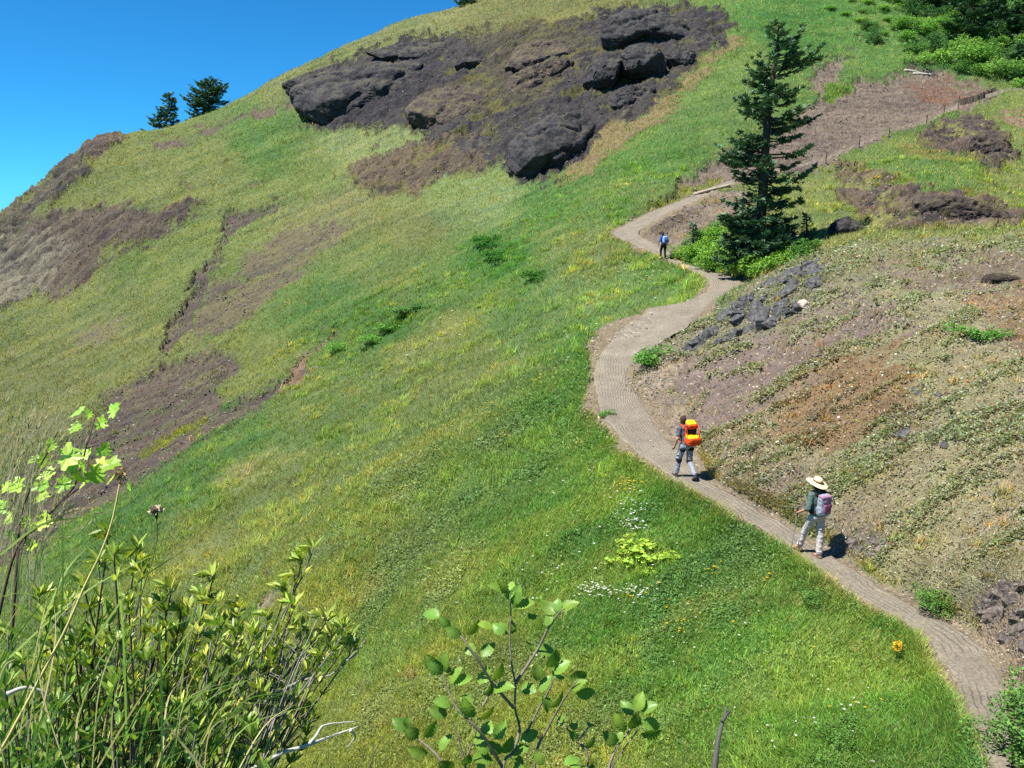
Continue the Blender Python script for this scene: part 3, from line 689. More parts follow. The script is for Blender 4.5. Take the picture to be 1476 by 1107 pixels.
matw = inf * area * ((RSM * (1 - 0.93 * np.clip(Wdirt + Wrock + tm, 0, 1)))[:-1, :-1]) * (0.05 + sstep(0.04, 0.3, patch) * (1 + sstep(1250, 1450, PX) * sstep(520, 640, PY)))[:-1, :-1]
def matcol(L):
    c = L(ALB) * np.array([1.6, 1.7, 1.9]); n = len(c); r = RNG.random(n)
    for lo_, hi_, cc in ((0, .16, (206, 204, 180)), (.16, .24, (112, 84, 64)), (.24, .27, (190, 120, 70)), (.27, .36, (150, 172, 76))):
        q = (r >= lo_) & (r < hi_); c[q] = lin(cc) * K * 1.3
    return c
herbs(matw, 90000, T_quad(), 0.05, matcol, M_, 0.06, 0.22)
mats = M_.build('ground_cover', MAT_GRASS); tag(mats, kind='stuff')
# pebbles
PB = Soup()
ico = bmesh.new(); bmesh.ops.create_icosphere(ico, subdivisions=1, radius=1.0)
icoV = np.array([v.co[:] for v in ico.verts]); icoF = np.array([[v.index for v in f.verts] for f in ico.faces]); ico.free()
def pebbles(wt, n, size, cols, flat=0.6):
    L = sample(wt, n); pos = np.stack([L(X0), L(Y0), L(Zf)], -1)
    Xb, Yb, Zb_ = basis(rvec(n), np.array([[0.1, 0.2, 1.0]]).repeat(n, 0) + 0.3 * rvec(n)); s_ = size * RNG.uniform(.4, 1.7, n) ** 1.5 * np.clip(L(DEP) / 18, .7, 3)
    c = np.array([lin(q) * K for q in cols])[RNG.integers(0, len(cols), n)]
    k = 3; jit = icoV[None] * (1 + 0.3 * RNG.uniform(-1, 1, (k, len(icoV), 1)))
    for v in range(k):
        q = np.arange(n) % k == v
        PB.inst(jit[v], [icoF], pos[q], Xb[q], Yb[q], Zb_[q], np.stack([s_, s_ * .8, s_ * flat], -1)[q], tintc(c[q], q.sum(), .15))
dw = (np.clip(Wdirt + 0.5 * Wrock + 0.2 * RSM, 0, 1) * (td > tw * 0.9))[:-1, :-1]
pebbles(inf * area * dw * (dpg[:-1, :-1] < 50), 5500, 0.022, [(170,158,140), (130,120,112), (190,180,160), (105,98,98)])
pebbles(inf * area * dw * (dpg[:-1, :-1] >= 50), 7000, 0.024, [(160,148,136), (130,120,112), (150,138,126)])
pb = PB.build('pebbles', attrmat('pebble_mat', 0.95, 30, .3, .3, .01)); tag(pb, kind='stuff')

# ================================================================ ROCKS
def rock_mat(name, c1, c2, moss=None, scale=1.0):
    m, nt, b = newmat(name); co = objco(nt)
    f1 = noise(nt, co, .5 * scale, 5, 0.7); f2 = noise(nt, co, 1.8 * scale, 8, 0.85); 
    v = N(nt, 'ShaderNodeTexVoronoi'); v.inputs['Scale'].default_value = 1.6 * scale; nt.links.new(co, v.inputs['Vector'])
    base = mixc(nt, mrange(nt, f1, 0.35, 0.65, 0, 1), lin(c1) * K, lin(c2) * K)
    cc = scalec(nt, base, mrange(nt, f2, 0.34, 0.66, 0.35, 1.65))
    if moss is not None:
        g = nt.nodes.new('ShaderNodeNewGeometry'); s = nt.nodes.new('ShaderNodeSeparateXYZ'); nt.links.new(g.outputs['Normal'], s.inputs[0])
        f = math_(nt, 'MULTIPLY', mrange(nt, s.outputs[2], 0.45, 0.95, 0, 1), mrange(nt, f1, 0.42, 0.62, 0.0, 0.9))
        cc = mixc(nt, f, cc, lin(moss) * K)
    nt.links.new(cc, b.inputs['Base Color']); b.inputs['Roughness'].default_value = 0.92; b.inputs['Specular IOR Level'].default_value = 0.2
    h = math_(nt, 'ADD', math_(nt, 'MULTIPLY', f2, 0.5), math_(nt, 'ADD', math_(nt, 'MULTIPLY', f1, 0.8), math_(nt, 'MULTIPLY', v.outputs['Distance'], -0.25)))
    bump(nt, h, 1.0, 0.6 / scale, b)
    return m
RM_BAS = rock_mat('basalt', (68, 67, 72), (104, 100, 102), (112, 108, 80))
RM_BLU = rock_mat('blue_basalt', (92, 92, 95), (140, 138, 136), None, 3.0)
RM_LT = rock_mat('pale_rock', (128, 118, 116), (168, 154, 142), None, 6.0)
RM_BRN = rock_mat('brown_rock', (80, 73, 74), (120, 106, 94), (122, 118, 74), 1.6)
bmi = bmesh.new(); bmesh.ops.create_icosphere(bmi, subdivisions=6, radius=1.0)
ICO6 = (np.array([v.co[:] for v in bmi.verts]), np.array([[v.index for v in f.verts] for f in bmi.faces])); bmi.free()
bmi = bmesh.new(); bmesh.ops.create_icosphere(bmi, subdivisions=4, radius=1.0)
ICO4 = (np.array([v.co[:] for v in bmi.verts]), np.array([[v.index for v in f.verts] for f in bmi.faces])); bmi.free()
bmi = bmesh.new(); bmesh.ops.create_icosphere(bmi, subdivisions=3, radius=1.0)
ICO3 = (np.array([v.co[:] for v in bmi.verts]), np.array([[v.index for v in f.verts] for f in bmi.faces])); bmi.free()
def worley(p, seed):
    b = np.floor(p); f1 = np.full(len(p), 9.0); f2 = np.full(len(p), 9.0); cid = np.zeros(len(p))
    for dx in (-1, 0, 1):
        for dy in (-1, 0, 1):
            for dz in (-1, 0, 1):
                c = b + [dx, dy, dz]
                o = c + np.stack([_h(c[:, 0], c[:, 1], c[:, 2], seed + k) for k in (1, 2, 3)], -1)
                d = np.sqrt(((p - o) ** 2).sum(-1)); r = _h(c[:, 0], c[:, 1], c[:, 2], seed + 4)
                nw = d < f1; f2 = np.where(nw, f1, np.minimum(f2, d)); cid = np.where(nw, r, cid); f1 = np.where(nw, d, f1)
    return f1, f2, cid
def rock(name, label, outline, thick, mat, seed=0, d=None, rough=0.10, back=0.35, cat='rock', group=None, parent=None, ico=ICO6, tilt=0.25, boxy=0.75, CRK=0.07, smooth=True):
    o = np.array(outline, float); c = o.mean(0)
    if d is None:
        p, d = hit(c[0], c[1]); 
    d = d + back * thick
    ctr = P(c[0], c[1], d)
    n = ico[0]; th = np.arctan2(n[:, 2], n[:, 0])           # plane angle: x right, z up
    rad = np.zeros(len(n)); dirx, diry = np.cos(th), -np.sin(th)
    best = np.full(len(n), 0.0)
    for i in range(len(o)):
        a = o[i] - c; b = o[(i + 1) % len(o)] - c; e = b - a
        den_ = dirx * e[1] - diry * e[0]
        with np.errstate(divide='ignore', invalid='ignore'):
            t = (a[0] * e[1] - a[1] * e[0]) / den_; s_ = (a[0] * diry - a[1] * dirx) / den_
        ok = (t > 0) & (s_ >= -1e-6) & (s_ <= 1 + 1e-6); best = np.where(ok & (t > best), t, best)
    rad = best * d / F
    pl = np.hypot(n[:, 0], n[:, 2]) ** boxy
    x = np.cos(th) * rad * pl; z = np.sin(th) * rad * pl; y = np.sign(n[:, 1]) * np.abs(n[:, 1]) ** (boxy + .1) * thick + tilt * z
    size = rad.mean()
    q = np.stack([x, y, z], -1)
    rp = np.random.default_rng(seed + 100)
    for _ in range(16):
        pn = nrm(rp.normal(size=3) * [1, 1.2, 1]); s_p = q @ pn; off = s_p.max() * rp.uniform(.74, .95); q = q - np.maximum(0, s_p - off)[:, None] * pn * .92
    f = 2.2 / size
    disp = (1 - 2 * np.abs(fbm3(q * f * 0.5, seed, 6, 0.7))) * 0.9 + fbm3(q * f * 2.2, seed + 5, 5, 0.8) * 1.1
    # blocky facets
    dd = np.round(fbm3(q * f * 0.45, seed + 9, 2) * 4) / 4
    nn = nrm(np.stack([n[:, 0], n[:, 1], n[:, 2]], -1))
    f1_, f2_, cr = worley(q * (0.85 / size) * np.array([.8, 1, 1.25]) + fbm3(q * f * .6, seed + 3, 3)[:, None] * .25, seed)
    crack = np.exp(-((f2_ - f1_) / 0.07) ** 2)
    q = q + nn * (rough * size * (disp - 0.2) + 0.5 * rough * size * dd + size * (0.06 * (cr - .5) - CRK * crack))[:, None]
    # q.x right, q.y away, q.z image-up -> world
    U = np.array([0, SP, CP]); Fw = np.array([0, CP, -SP])
    W = q[:, :1] * np.array([1.0, 0, 0]) + q[:, 1:2] * Fw + q[:, 2:3] * U
    ob = mesh_np(name, W, ico[1], mat, parent, None, smooth)
    if parent is None:
        ob.location = ctr; tag(ob, label, cat, group)
    else: ob.location = Vector([float(v) for v in ctr]) - parent.location
    return ob
rock('boulder', 'large grey domed boulder, topmost of the dark stack high on the hill', [(848,62),(862,34),(900,14),(945,14),(985,34),(1000,60),(1000,72),(985,76),(950,66),(925,64),(885,76),(858,74)], 3.2, RM_BAS, 1, None, .08, .1, 'boulder')
rock('boulder', 'square dark boulder under the right end of the domed boulder', [(952,78),(985,72),(1003,76),(998,100),(985,106),(960,98)], 1.8, RM_BAS, 2, None, .10, .1, 'boulder')
rock('boulder', 'grey overhanging boulder in the middle of the dark stack', [(890,92),(900,74),(925,66),(950,78),(958,92),(960,118),(950,130),(925,118),(900,112),(892,104)], 3.8, RM_BAS, 3, None, .07, -.35, 'boulder')
rock('boulder', 'pointed grey boulder jutting left below the domed boulder', [(840,122),(850,96),(870,84),(895,86),(902,100),(895,120),(880,137),(858,136)], 3.6, RM_BAS, 4, None, .07, -.35, 'boulder')
rock('boulder', 'shaded low boulder at the foot of the dark stack', [(868,160),(885,140),(905,122),(940,128),(955,140),(950,155),(915,160),(880,168)], 1.6, RM_BAS, 5, None, .14, .5, 'boulder')
rock('boulder', 'big rounded dark boulder bulging over the green slope', [(728,245),(732,215),(752,190),(790,168),(830,158),(862,165),(876,186),(868,208),(845,222),(812,250),(795,268),(765,274),(738,268)], 3.6, RM_BAS, 6, None, .06, .15, 'boulder')
rock('rock_outcrop', 'wide dark basalt outcrop with a shaded hollow beneath it', [(398,135),(425,112),(475,88),(540,78),(600,72),(634,84),(618,112),(590,135),(578,156),(545,160),(520,168),(505,192),(470,188),(448,176),(430,158)], 3.0, RM_BAS, 7, None, .06, .5, 'outcrop', tilt=.7)
rock('rock_outcrop', 'brown mossy outcrop right of the shaded hollow', [(584,160),(598,138),(640,112),(690,112),(720,130),(712,165),(670,192),(640,205),(612,200),(592,180)], 2.4, RM_BRN, 8, None, .07, .45, 'outcrop', tilt=.8)
rock('rock_outcrop', 'dark bedrock hump just under the skyline above the hollow', [(520,84),(570,58),(620,48),(650,58),(648,86),(610,100),(560,98)], 1.6, RM_BAS, 71, None, .09, .8, 'outcrop', tilt=.9)
rock('rock_outcrop', 'mossy dark bedrock between the flat slab and the boulder stack', [(716,98),(750,60),(800,44),(842,56),(838,84),(790,110),(745,128)], 1.6, RM_BRN, 72, None, .09, .85, 'outcrop', tilt=.9)
rock('rock_outcrop', 'ragged dark bedrock left of the big rounded boulder', [(640,222),(668,196),(712,172),(738,186),(730,222),(700,248),(660,252)], 1.7, RM_BAS, 73, None, .10, .8, 'outcrop', tilt=.9)
rock('rock_outcrop', 'low dark bedrock shelf at the left end of the rock face', [(408,128),(440,104),(490,80),(520,84),(500,112),(450,138),(420,142)], 1.5, RM_BAS, 74, None, .10, .75, 'outcrop', tilt=.9)
rock('rock', 'small flat slab with a shadow under it on the rock face', [(654,100),(660,88),(680,84),(700,90),(694,98),(670,101)], 1.4, RM_BAS, 9, None, .08, -.1)
rock('rock', 'long dark ledge between the two big outcrops', [(740,110),(800,80),(835,75),(830,100),(780,140),(735,165),(715,150)], 1.6, RM_BRN, 10, None, .10, .5)
rock('rock', 'grey rock knob on the skyline at the left', [(104,240),(116,216),(140,202),(164,199),(170,206),(150,222),(128,234)], 2.0, RM_BAS, 11, 122, .10, .5)
rock('rock', 'small rounded rock right of the tall fir', [(1194,338),(1200,320),(1218,313),(1236,320),(1246,338),(1232,348),(1206,348)], 1.0, RM_BAS, 12, None, .10, .1)
rock('rock', 'dark rocks on the slope below the upper fence', [(1402,196),(1425,184),(1448,206),(1456,232),(1440,254),(1418,240),(1404,220)], 1.6, RM_BRN, 13, None, .14, .55)
rock('rock', 'long craggy rock band above the near mound', [(1290,300),(1330,280),(1390,292),(1440,310),(1468,328),(1400,334),(1330,332)], 1.5, RM_BRN, 14, None, .14, .6)
rock('rock', 'grey crag near the top of the right slope', [(1405,405),(1425,395),(1460,398),(1476,406),(1440,416)], 0.5, RM_BRN, 18, None, .14, .4)
rock('stone', 'white stone beside the blue-grey crag', [(1150,436),(1157,431),(1165,436),(1166,444),(1158,449),(1151,444)], 0.25, plainmat('white_stone', lin((225, 200, 180)) * K * 1.1, .9), 19, None, .1, -.3)
# blue-grey crag beside the trail: one outcrop of broken blocks
def inpoly(x, y, poly): return sdist(poly, np.array([x], float), np.array([y], float))[0] > 0
def hull_block(rng, sx, sy, sz):
    bm = bmesh.new()
    for q in range(13):
        v = nrm(rng.normal(size=3)); v = np.sign(v) * np.abs(v) ** .6; bm.verts.new((v[0] * sx, v[1] * sy, v[2] * sz))
    r_ = bmesh.ops.convex_hull(bm, input=bm.verts); bmesh.ops.delete(bm, geom=[e for e in r_['geom_interior'] if isinstance(e, bmesh.types.BMVert)], context='VERTS')
    bmesh.ops.bevel(bm, geom=list(bm.edges), offset=min(sx, sy, sz) * .08, segments=1, affect='EDGES'); bmesh.ops.triangulate(bm, faces=bm.faces)
    bm.verts.index_update(); V = np.array([v.co[:] for v in bm.verts]); Fq = np.array([[v.index for v in f.verts] for f in bm.faces]); bm.free(); return V, Fq
def blocks(name, label, base, poly, n, size, mat, seed, axis_px=(.85, -.5), sink=.25, clus=14, tip=.3):
    rng = np.random.default_rng(seed); root = empty(name, hit(*base)[0], label, 'outcrop'); o = np.array(root.location); k = 0; rr_ = random.Random(seed)
    xs_ = [q[0] for q in poly]; ys_ = [q[1] for q in poly]; cc = []
    a1 = hit(base[0], base[1])[0]; a2 = hit(base[0] + 12 * axis_px[0], base[1] + 12 * axis_px[1])[0]; ax = nrm(a2 - a1)
    tries = 0
    while k < n and tries < 4000:
        tries += 1
        x, y = rr_.uniform(min(xs_), max(xs_)), rr_.uniform(min(ys_), max(ys_))
        if not inpoly(x, y, poly): continue
        if n2(np.array([x / clus]), np.array([y / clus]), seed)[0] < -.15: continue
        s_ = size * rr_.uniform(.45, 1.25); p = hit(x, y)[0] - o
        V, Fq = hull_block(rng, s_ * 1.4, s_ * .8, s_ * .55); A = nrm(ax + rng.normal(0, .22, 3)); up = nrm(np.array([-.3, -.5, 1.0]) + rng.normal(0, tip, 3)); B = nrm(np.cross(up, A)); C_ = np.cross(A, B)
        W = V[:, :1] * A + V[:, 1:2] * B + V[:, 2:] * C_; ob = mesh_np('block', W, Fq, mat, root, None, False); ob.location = Vector([float(v) for v in p - np.array([0, 0, s_ * sink])]); k += 1
    return root
blocks('rock_outcrop', 'blue-grey crag of broken blocks beside the trail bend', (1100, 445), [(1160,365),(1185,372),(1180,400),(1168,436),(1140,458),(1100,472),(1050,492),(1000,506),(985,500),(1020,480),(1045,452),(1080,428),(1110,405),(1140,388)], 88, .34, RM_BLU, 61, sink=.0, clus=7, tip=.8)
blocks('rock_outcrop', 'weathered purple-brown rocks at the right edge of the photo', (1445, 885), [(1402,880),(1418,856),(1450,842),(1490,838),(1490,925),(1450,925),(1415,905)], 48, .13, RM_LT, 62, (.8, -.5), .35, 10)
blocks('rock_outcrop', 'grey stones half sunk in the mats behind the straw hat hiker', (1240, 788), [(1200,798),(1215,778),(1262,768),(1275,785),(1240,806),(1212,810)], 12, .11, RM_LT, 63, (.8, -.4), .45)
blocks('rock_outcrop', 'loose stones along the inner edge of the trail bend', (960, 530), [(910,535),(940,508),(985,492),(1000,510),(975,560),(985,600),(1005,650),(985,650),(950,600),(925,565)], 60, .09, RM_LT, 64, (.8, -.4), .3, 8)
blocks('rock_outcrop', 'scattered grey stones in the middle of the right slope', (1330, 595), [(1285,560),(1380,540),(1420,590),(1380,640),(1300,625)], 22, .16, RM_BLU, 65, (.8, -.4), .4, 8)

# ================================================================ CONIFERS
FIRC = lin((78, 108, 76)) * 1.05
def fir(name, label, base, trunk, ext, nb=120, seed=0, extra=(), spray=0.3, group=None, dens=1.0, r0=0.33, cat='tree', skirt=0):
    """trunk: list of (dx, z) metres; ext: list of (z, left, right) metres"""
    rng = np.random.default_rng(seed); root = empty(name, base, label, cat, group)
    tp = np.array([(x, 0.1 * math.sin(z), z) for x, z in trunk]); H_ = tp[-1, 2]
    tc = curve(tp, 26); rad = r0 * (1 - np.linspace(0, 1, 26)) ** 0.85 + 0.02
    S = Soup(); V, Fs = tube(tc, rad, 9); V = V + 0.12 * r0 * fbm3(V * 4, seed, 3)[:, None]; S.add(V, Fs, lin((92, 84, 78)) * 0.6)
    ez = np.array(ext)
    sprayT = T_spray(); NS = Soup()
    br = []
    for k in range(nb):
        z = H_ * (1 - (1 - (k + rng.random()) / nb) ** 1.0) * 0.985 + 0.01 * H_
        z = max(z, ez[0, 0]); L_, R_2 = np.interp(z, ez[:, 0], ez[:, 1]), np.interp(z, ez[:, 0], ez[:, 2])
        ph = rng.random() * 2 * math.pi; c = math.cos(ph)
        e = (R_2 if c > 0 else L_); e = e * abs(c) + (1 - abs(c)) * 0.5 * (L_ + R_2)
        l = e * rng.uniform(0.45, 1.05); 
        if rng.random() < 0.12: l *= 0.5
        o = np.array([np.interp(z, tc[:, 2], tc[:, 0]), np.interp(z, tc[:, 2], tc[:, 1]), z])
        fz = z / H_
        d = np.array([c, math.sin(ph), 0]); rise = -0.28 + 0.75 * fz + rng.normal(0, .10)
        pts = [o, o + d * l * .35 + [0, 0, rise * l * .25 - .02 * l], o + d * l * .7 + [0, 0, rise * l * .55 - .04 * l], o + d * l + [0, 0, rise * l * .75 + .10 * l]]
        br.append((np.array(pts), l, 1))
    for k in range(int(skirt)):
        z = rng.uniform(.15, .17 * H_); ph = rng.random() * 6.28; l = rng.uniform(.55, 1.0) * np.interp(z, ez[:, 0], ez[:, 1]) * .85
        o = np.array([tc[0, 0], tc[0, 1], z]); d = np.array([math.cos(ph), math.sin(ph), 0])
        br.append((np.array([o, o + d * l * .4 + [0, 0, .05 * l], o + d * l * .75 + [0, 0, -.02 * l], o + d * l + [0, 0, .06 * l]]), l, 1))
    for pts, l in extra: br.append((np.array(pts, float), l, 1))
    up = np.array([[0, 0, 1.0]])
    for pts, l, _ in br:
        pc_ = curve(pts, 9); V, Fs = tube(pc_, np.linspace(min(.022 * l + .012, .08), .006, 9), 5, False); S.add(V, Fs, lin((84, 76, 70)) * 0.55)
        nt_ = max(3, int(l / 0.13 * dens))
        t = rng.uniform(0.22, 1.0, nt_) ** 0.8; idx = t * 7.999; i0_ = idx.astype(int); fr_ = (idx - i0_)[:, None]
        p = pc_[i0_] * (1 - fr_) + pc_[i0_ + 1] * fr_; dr = nrm(pc_[i0_ + 1] - pc_[i0_])
        side = nrm(np.cross(dr, up)) * rng.choice([-1, 1], nt_)[:, None]
        tl = (0.14 + 0.30 * l * (1.05 - t)) * rng.uniform(.5, 1.1, nt_)
        td_ = nrm(dr * 0.75 + side * rng.uniform(.4, 1.1, (nt_, 1)) + up * rng.normal(0.02, .16, (nt_, 1)))
        for f_ in (0.15, 0.5, 0.85):
            keep = (tl > 0.25) | (f_ == 0.5)
            q = p[keep] + td_[keep] * (tl[keep] * f_)[:, None] + rng.normal(0, .03, (keep.sum(), 3))
            n_ = keep.sum()
            yv = nrm(td_[keep] + rng.normal(0, .25, (n_, 3))); uv = nrm(up + rng.normal(0, .35, (n_, 3)))
            Xb, Yb, Zb_ = basis(yv, uv)
            NS.inst(sprayT[0], sprayT[1], q, Xb, Yb, Zb_, spray * rng.uniform(.7, 1.3, n_), tintc(FIRC, n_, .28, rng))
    S.build('trunk', MAT_BARK, root, True)
    NS.build('crown', MAT_NEEDLE, root)
    return root
def fir_px(name, label, base, d, trunk_px, ext_px, extra_px=(), **kw):
    s_ = d / F
    bx, by = base
    def hz(y): q = (553.5 - y) / F; return (q * d - (553.5 - by) / F * d) / (CP + q * SP)
    tr = [((x - 738) * (d - hz(y) * SP) / F - (bx - 738) * s_, hz(y)) for x, y in trunk_px]
    ex = sorted([(hz(y), l * s_, r * s_) for y, l, r in ext_px])
    exx = []
    for pl in extra_px:
        pts = [((x - 738) * (d - hz(y) * SP) / F - (bx - 738) * s_, dy, hz(y)) for x, y, dy in pl]
        exx.append((pts, float(np.linalg.norm(np.array(pts[-1]) - np.array(pts[0])))))
    return fir(name, label, P(bx, by, d), tr, ex, extra=exx, **kw)
bd = hit(1096, 380)[1]; print('main fir depth', bd)
fir_px('fir_tree', 'tall weathered fir standing alone beside the trail bend', (1096, 370), bd,
       [(1096,378),(1096,340),(1098,300),(1101,250),(1104,200),(1108,160),(1113,120),(1118,80),(1121,55),(1122,34)],
       [(34,3,3),(42,14,12),(52,26,22),(62,24,22),(75,20,34),(95,28,46),(105,40,48),(120,50,44),(140,46,48),(150,54,54),(170,56,64),(190,44,50),(210,58,52),(235,70,66),(255,44,64),(275,52,54),(295,68,60),(318,78,40),(332,56,62),(348,78,76),(362,80,80),(376,60,60)],
       [[(1112,118,0),(1130,98,.1),(1142,80,.2),(1150,56,.2)],[(1130,98,.1),(1150,92,.3),(1168,82,.3),(1188,66,.2)],[(1112,112,0),(1140,105,-.2),(1165,92,-.3),(1185,84,-.3)],[(1119,70,0),(1134,60,0),(1148,52,.1),(1156,42,.1)],
        [(1100,262,0),(1130,262,-.3),(1150,256,-.6),(1168,240,-.7)],[(1097,306,0),(1075,314,-.4),(1055,316,-.8),(1040,308,-1)],[(1097,232,0),(1075,240,-.3),(1052,236,-.5),(1034,226,-.6)],[(1106,175,0),(1135,170,0),(1160,178,.2),(1182,166,.2)]],
       nb=205, seed=11, spray=.30, dens=1.7, r0=.32, skirt=95)
for k, (x, y, h, lab) in enumerate([(999,362,40,'small young fir at the trail edge left of the tall fir'),(1070,398,42,'short young fir in front of the tall fir by the trail'),(1163,345,36,'young fir sapling close behind the tall fir on its right'),(1035,380,26,'tiny young fir in the bushes between the two saplings')]):
    dd_ = hit(x, y)[1]
    fir_px('young_fir', lab, (x, y), dd_, [(x, y + 2), (x + .5, y - h * .5), (x, y - h)], [(y - h, 1, 1), (y - h * .5, h * .25, h * .25), (y, h * .38, h * .38)], nb=46, seed=20 + k, spray=.22, dens=1.3, r0=.06)
fir_px('fir_tree', 'left of the two dark firs on the skyline', (238, 196), 131, [(238,198),(240,170),(246,134)], [(132,2,2),(142,10,8),(150,14,12),(158,17,14),(168,32,18),(180,28,20),(190,38,26)], nb=120, seed=31, spray=.42, dens=1.0, r0=.22)
fir_px('fir_tree', 'broader flat topped fir, right of the two on the skyline', (291, 176), 133, [(291,178),(296,150),(303,122),(302,116)], [(115,5,8),(122,16,18),(130,28,28),(140,32,40),(150,34,30),(160,34,22),(172,28,12)], nb=150, seed=32, spray=.42, dens=1.0, r0=.25)
fir_px('fir_tree', 'dark fir tip just showing over the top of the ridge', (680, 34), 138, [(680,36),(675,10),(672,-18)], [(-20,2,2),(0,18,16),(15,24,20),(30,26,24)], nb=70, seed=33, spray=.55, dens=1.0, r0=.2)
for k, (x, y, h, w_, lab) in enumerate([(1398,62,110,44,'dark fir cut off by the top edge, leftmost of the upper right firs'),(1446,52,120,46,'tall dark fir second from the left above the thicket'),(1492,70,120,46,'dark fir at the right edge of the photo above the thicket'),(1350,16,80,36,'dark fir behind the upper thicket, partly hidden'),(1470,112,46,26,'small dark fir in the thicket near the right edge')]):
    dd_ = hit(x, y)[1]
    fir_px('fir_tree', lab, (x, y), dd_, [(x, y + 2), (x + 2, y - h * .5), (x, y - h)], [(y - h, 2, 2), (y - h * .5, w_ * .7, w_ * .7), (y - h * .15, w_, w_), (y, w_ * .7, w_ * .7)], nb=120, seed=40 + k, spray=.55, dens=1.0, r0=.3)

# ================================================================ SHRUBS
def shrub_mesh(seed, n=900, leaf=.15, col=(96, 150, 52), tmpl=None, hgt_=1.0, lump=7):
    rng = np.random.default_rng(seed); S = Soup()
    cs = rng.normal(0, 1, (lump, 3)) * [.38, .38, .22] + [0, 0, .5 * hgt_]; rs = rng.uniform(.22, .42, lump)
    k = rng.integers(0, lump, n); dv = rvec(n, rng); p = cs[k] + dv * (rs[k] * rng.uniform(.6, 1.08, n))[:, None]
    p[:, 2] = np.abs(p[:, 2]); p[:, 2] *= hgt_
    Y = nrm(dv * .6 + rvec(n, rng) * .8 + [0, 0, .15]); up = nrm(dv + [0, 0, .9] + .5 * rvec(n, rng)); Xb, Yb, Zb_ = basis(Y, up)
    tv, tf = tmpl or T_quad()
    S.inst(tv, tf, p, Xb, Yb, Zb_, leaf * rng.uniform(.6, 1.3, n), tintc(lin(col) * K * 1.85, n, .30, rng))
    T = Soup()
    for c in cs:
        b = np.array([c[0] * .2, c[1] * .2, -.05]); V, Fs = tube(curve([b, (b + c) / 2 + rng.normal(0, .04, 3), c], 5), np.linspace(.02, .006, 5), 5, False); T.add(V, Fs, lin((96, 82, 66)) * K)
    return S, T
PROTO = {}
def shrub(kind, name, label, pos, s_, group=None, rz=None, cat='shrub', sq=1.0):
    root = empty(name, pos, label, cat, group, random.random() * 6.28 if rz is None else rz); root.scale = (s_, s_, s_ * sq)
    if kind not in PROTO:
        seed, kw = KINDS[kind]; S, T = shrub_mesh(seed, **kw)
        PROTO[kind] = (S.build('foliage', MAT_LEAF, root), T.build('stem', MAT_BARK, root))
    else:
        for o in PROTO[kind]:
            c = o.copy(); c.parent = root; COL.objects.link(c)
    return root
KINDS = {'b0': (1, dict(n=1500, leaf=.10, col=(104, 150, 64))), 'b1': (2, dict(n=1500, leaf=.10, col=(88, 132, 66))), 'b2': (3, dict(n=1400, leaf=.11, col=(118, 160, 74))), 'b3': (4, dict(n=1500, leaf=.10, col=(72, 112, 62))),
         'u0': (5, dict(n=1500, leaf=.11, col=(114, 154, 62))), 'u1': (6, dict(n=1500, leaf=.10, col=(90, 134, 60))), 'd0': (7, dict(n=900, leaf=.12, col=(60, 112, 40))), 'n0': (12, dict(n=2600, leaf=.06, col=(94, 132, 62), tmpl=T_oval())), 'y0': (8, dict(n=130, leaf=.20, col=(150, 176, 66), tmpl=T_lobed())), 'g0': (9, dict(n=1300, leaf=.10, col=(92, 144, 58), tmpl=T_oval()))}
rs_ = random.Random(3); cnt = 0
TH = [(1150,-12),(1215,22),(1290,62),(1330,92),(1376,104),(1425,112),(1490,130),(1500,-20)]
pts_ = []
for t_ in range(4000):
    x, y = rs_.uniform(1150, 1500), rs_.uniform(-15, 128)
    if inpoly(x, y, TH) and all((x - a) ** 2 + ((y - b) * 1.8) ** 2 > 22 ** 2 for a, b in pts_): pts_.append((x, y))
pts_.sort(key=lambda q: q[1])
for x, y in pts_:
    p, d_ = hit(x, y); low = y > 60 or x > 1300
    k = rs_.choice(['b0', 'b1', 'b2', 'b1', 'b3'] if x > 1290 else ['b0', 'b2', 'b0', 'b1'])
    sc = rs_.uniform(1.9, 3.2) if x > 1290 else rs_.uniform(1.1, 1.8)
    shrub(k, 'shrub', 'leafy green shrub packed in the thicket at the upper right', p - [0, 0, .1], sc, 'shrubs of the upper right thicket', sq=.75 if x > 1290 else .5)
for x, y, s_, lab in [(1258,62,2.6,'rounded dark green bush standing clear of the thicket'),(1247,42,1.6,'small dark bush above the rounded one, on the upper lawn')]:
    shrub('b3', 'shrub', lab, hit(x, y)[0], s_, sq=.7)
for k, (x, y, s_) in enumerate([(985,368,1.1),(1000,378,1.0),(1015,372,1.5),(1030,385,1.2),(1045,376,1.7),(1060,388,1.1),(1085,392,1.1),(1105,390,1.3),(1122,382,1.1),(1010,352,1.4),(1040,350,1.7),(1065,370,1.7),(1030,362,1.5),(1050,342,1.5),(978,372,.7),(1095,396,.8),(1140,374,1.2),(1158,370,1.2)]):
    shrub(['u0', 'u1', 'u0', 'u0'][k % 4], 'shrub', 'bright green bush in the clump round the foot of the tall fir', hit(x, y)[0] - [0, 0, .1], s_, 'bushes round the foot of the tall fir', sq=.7)
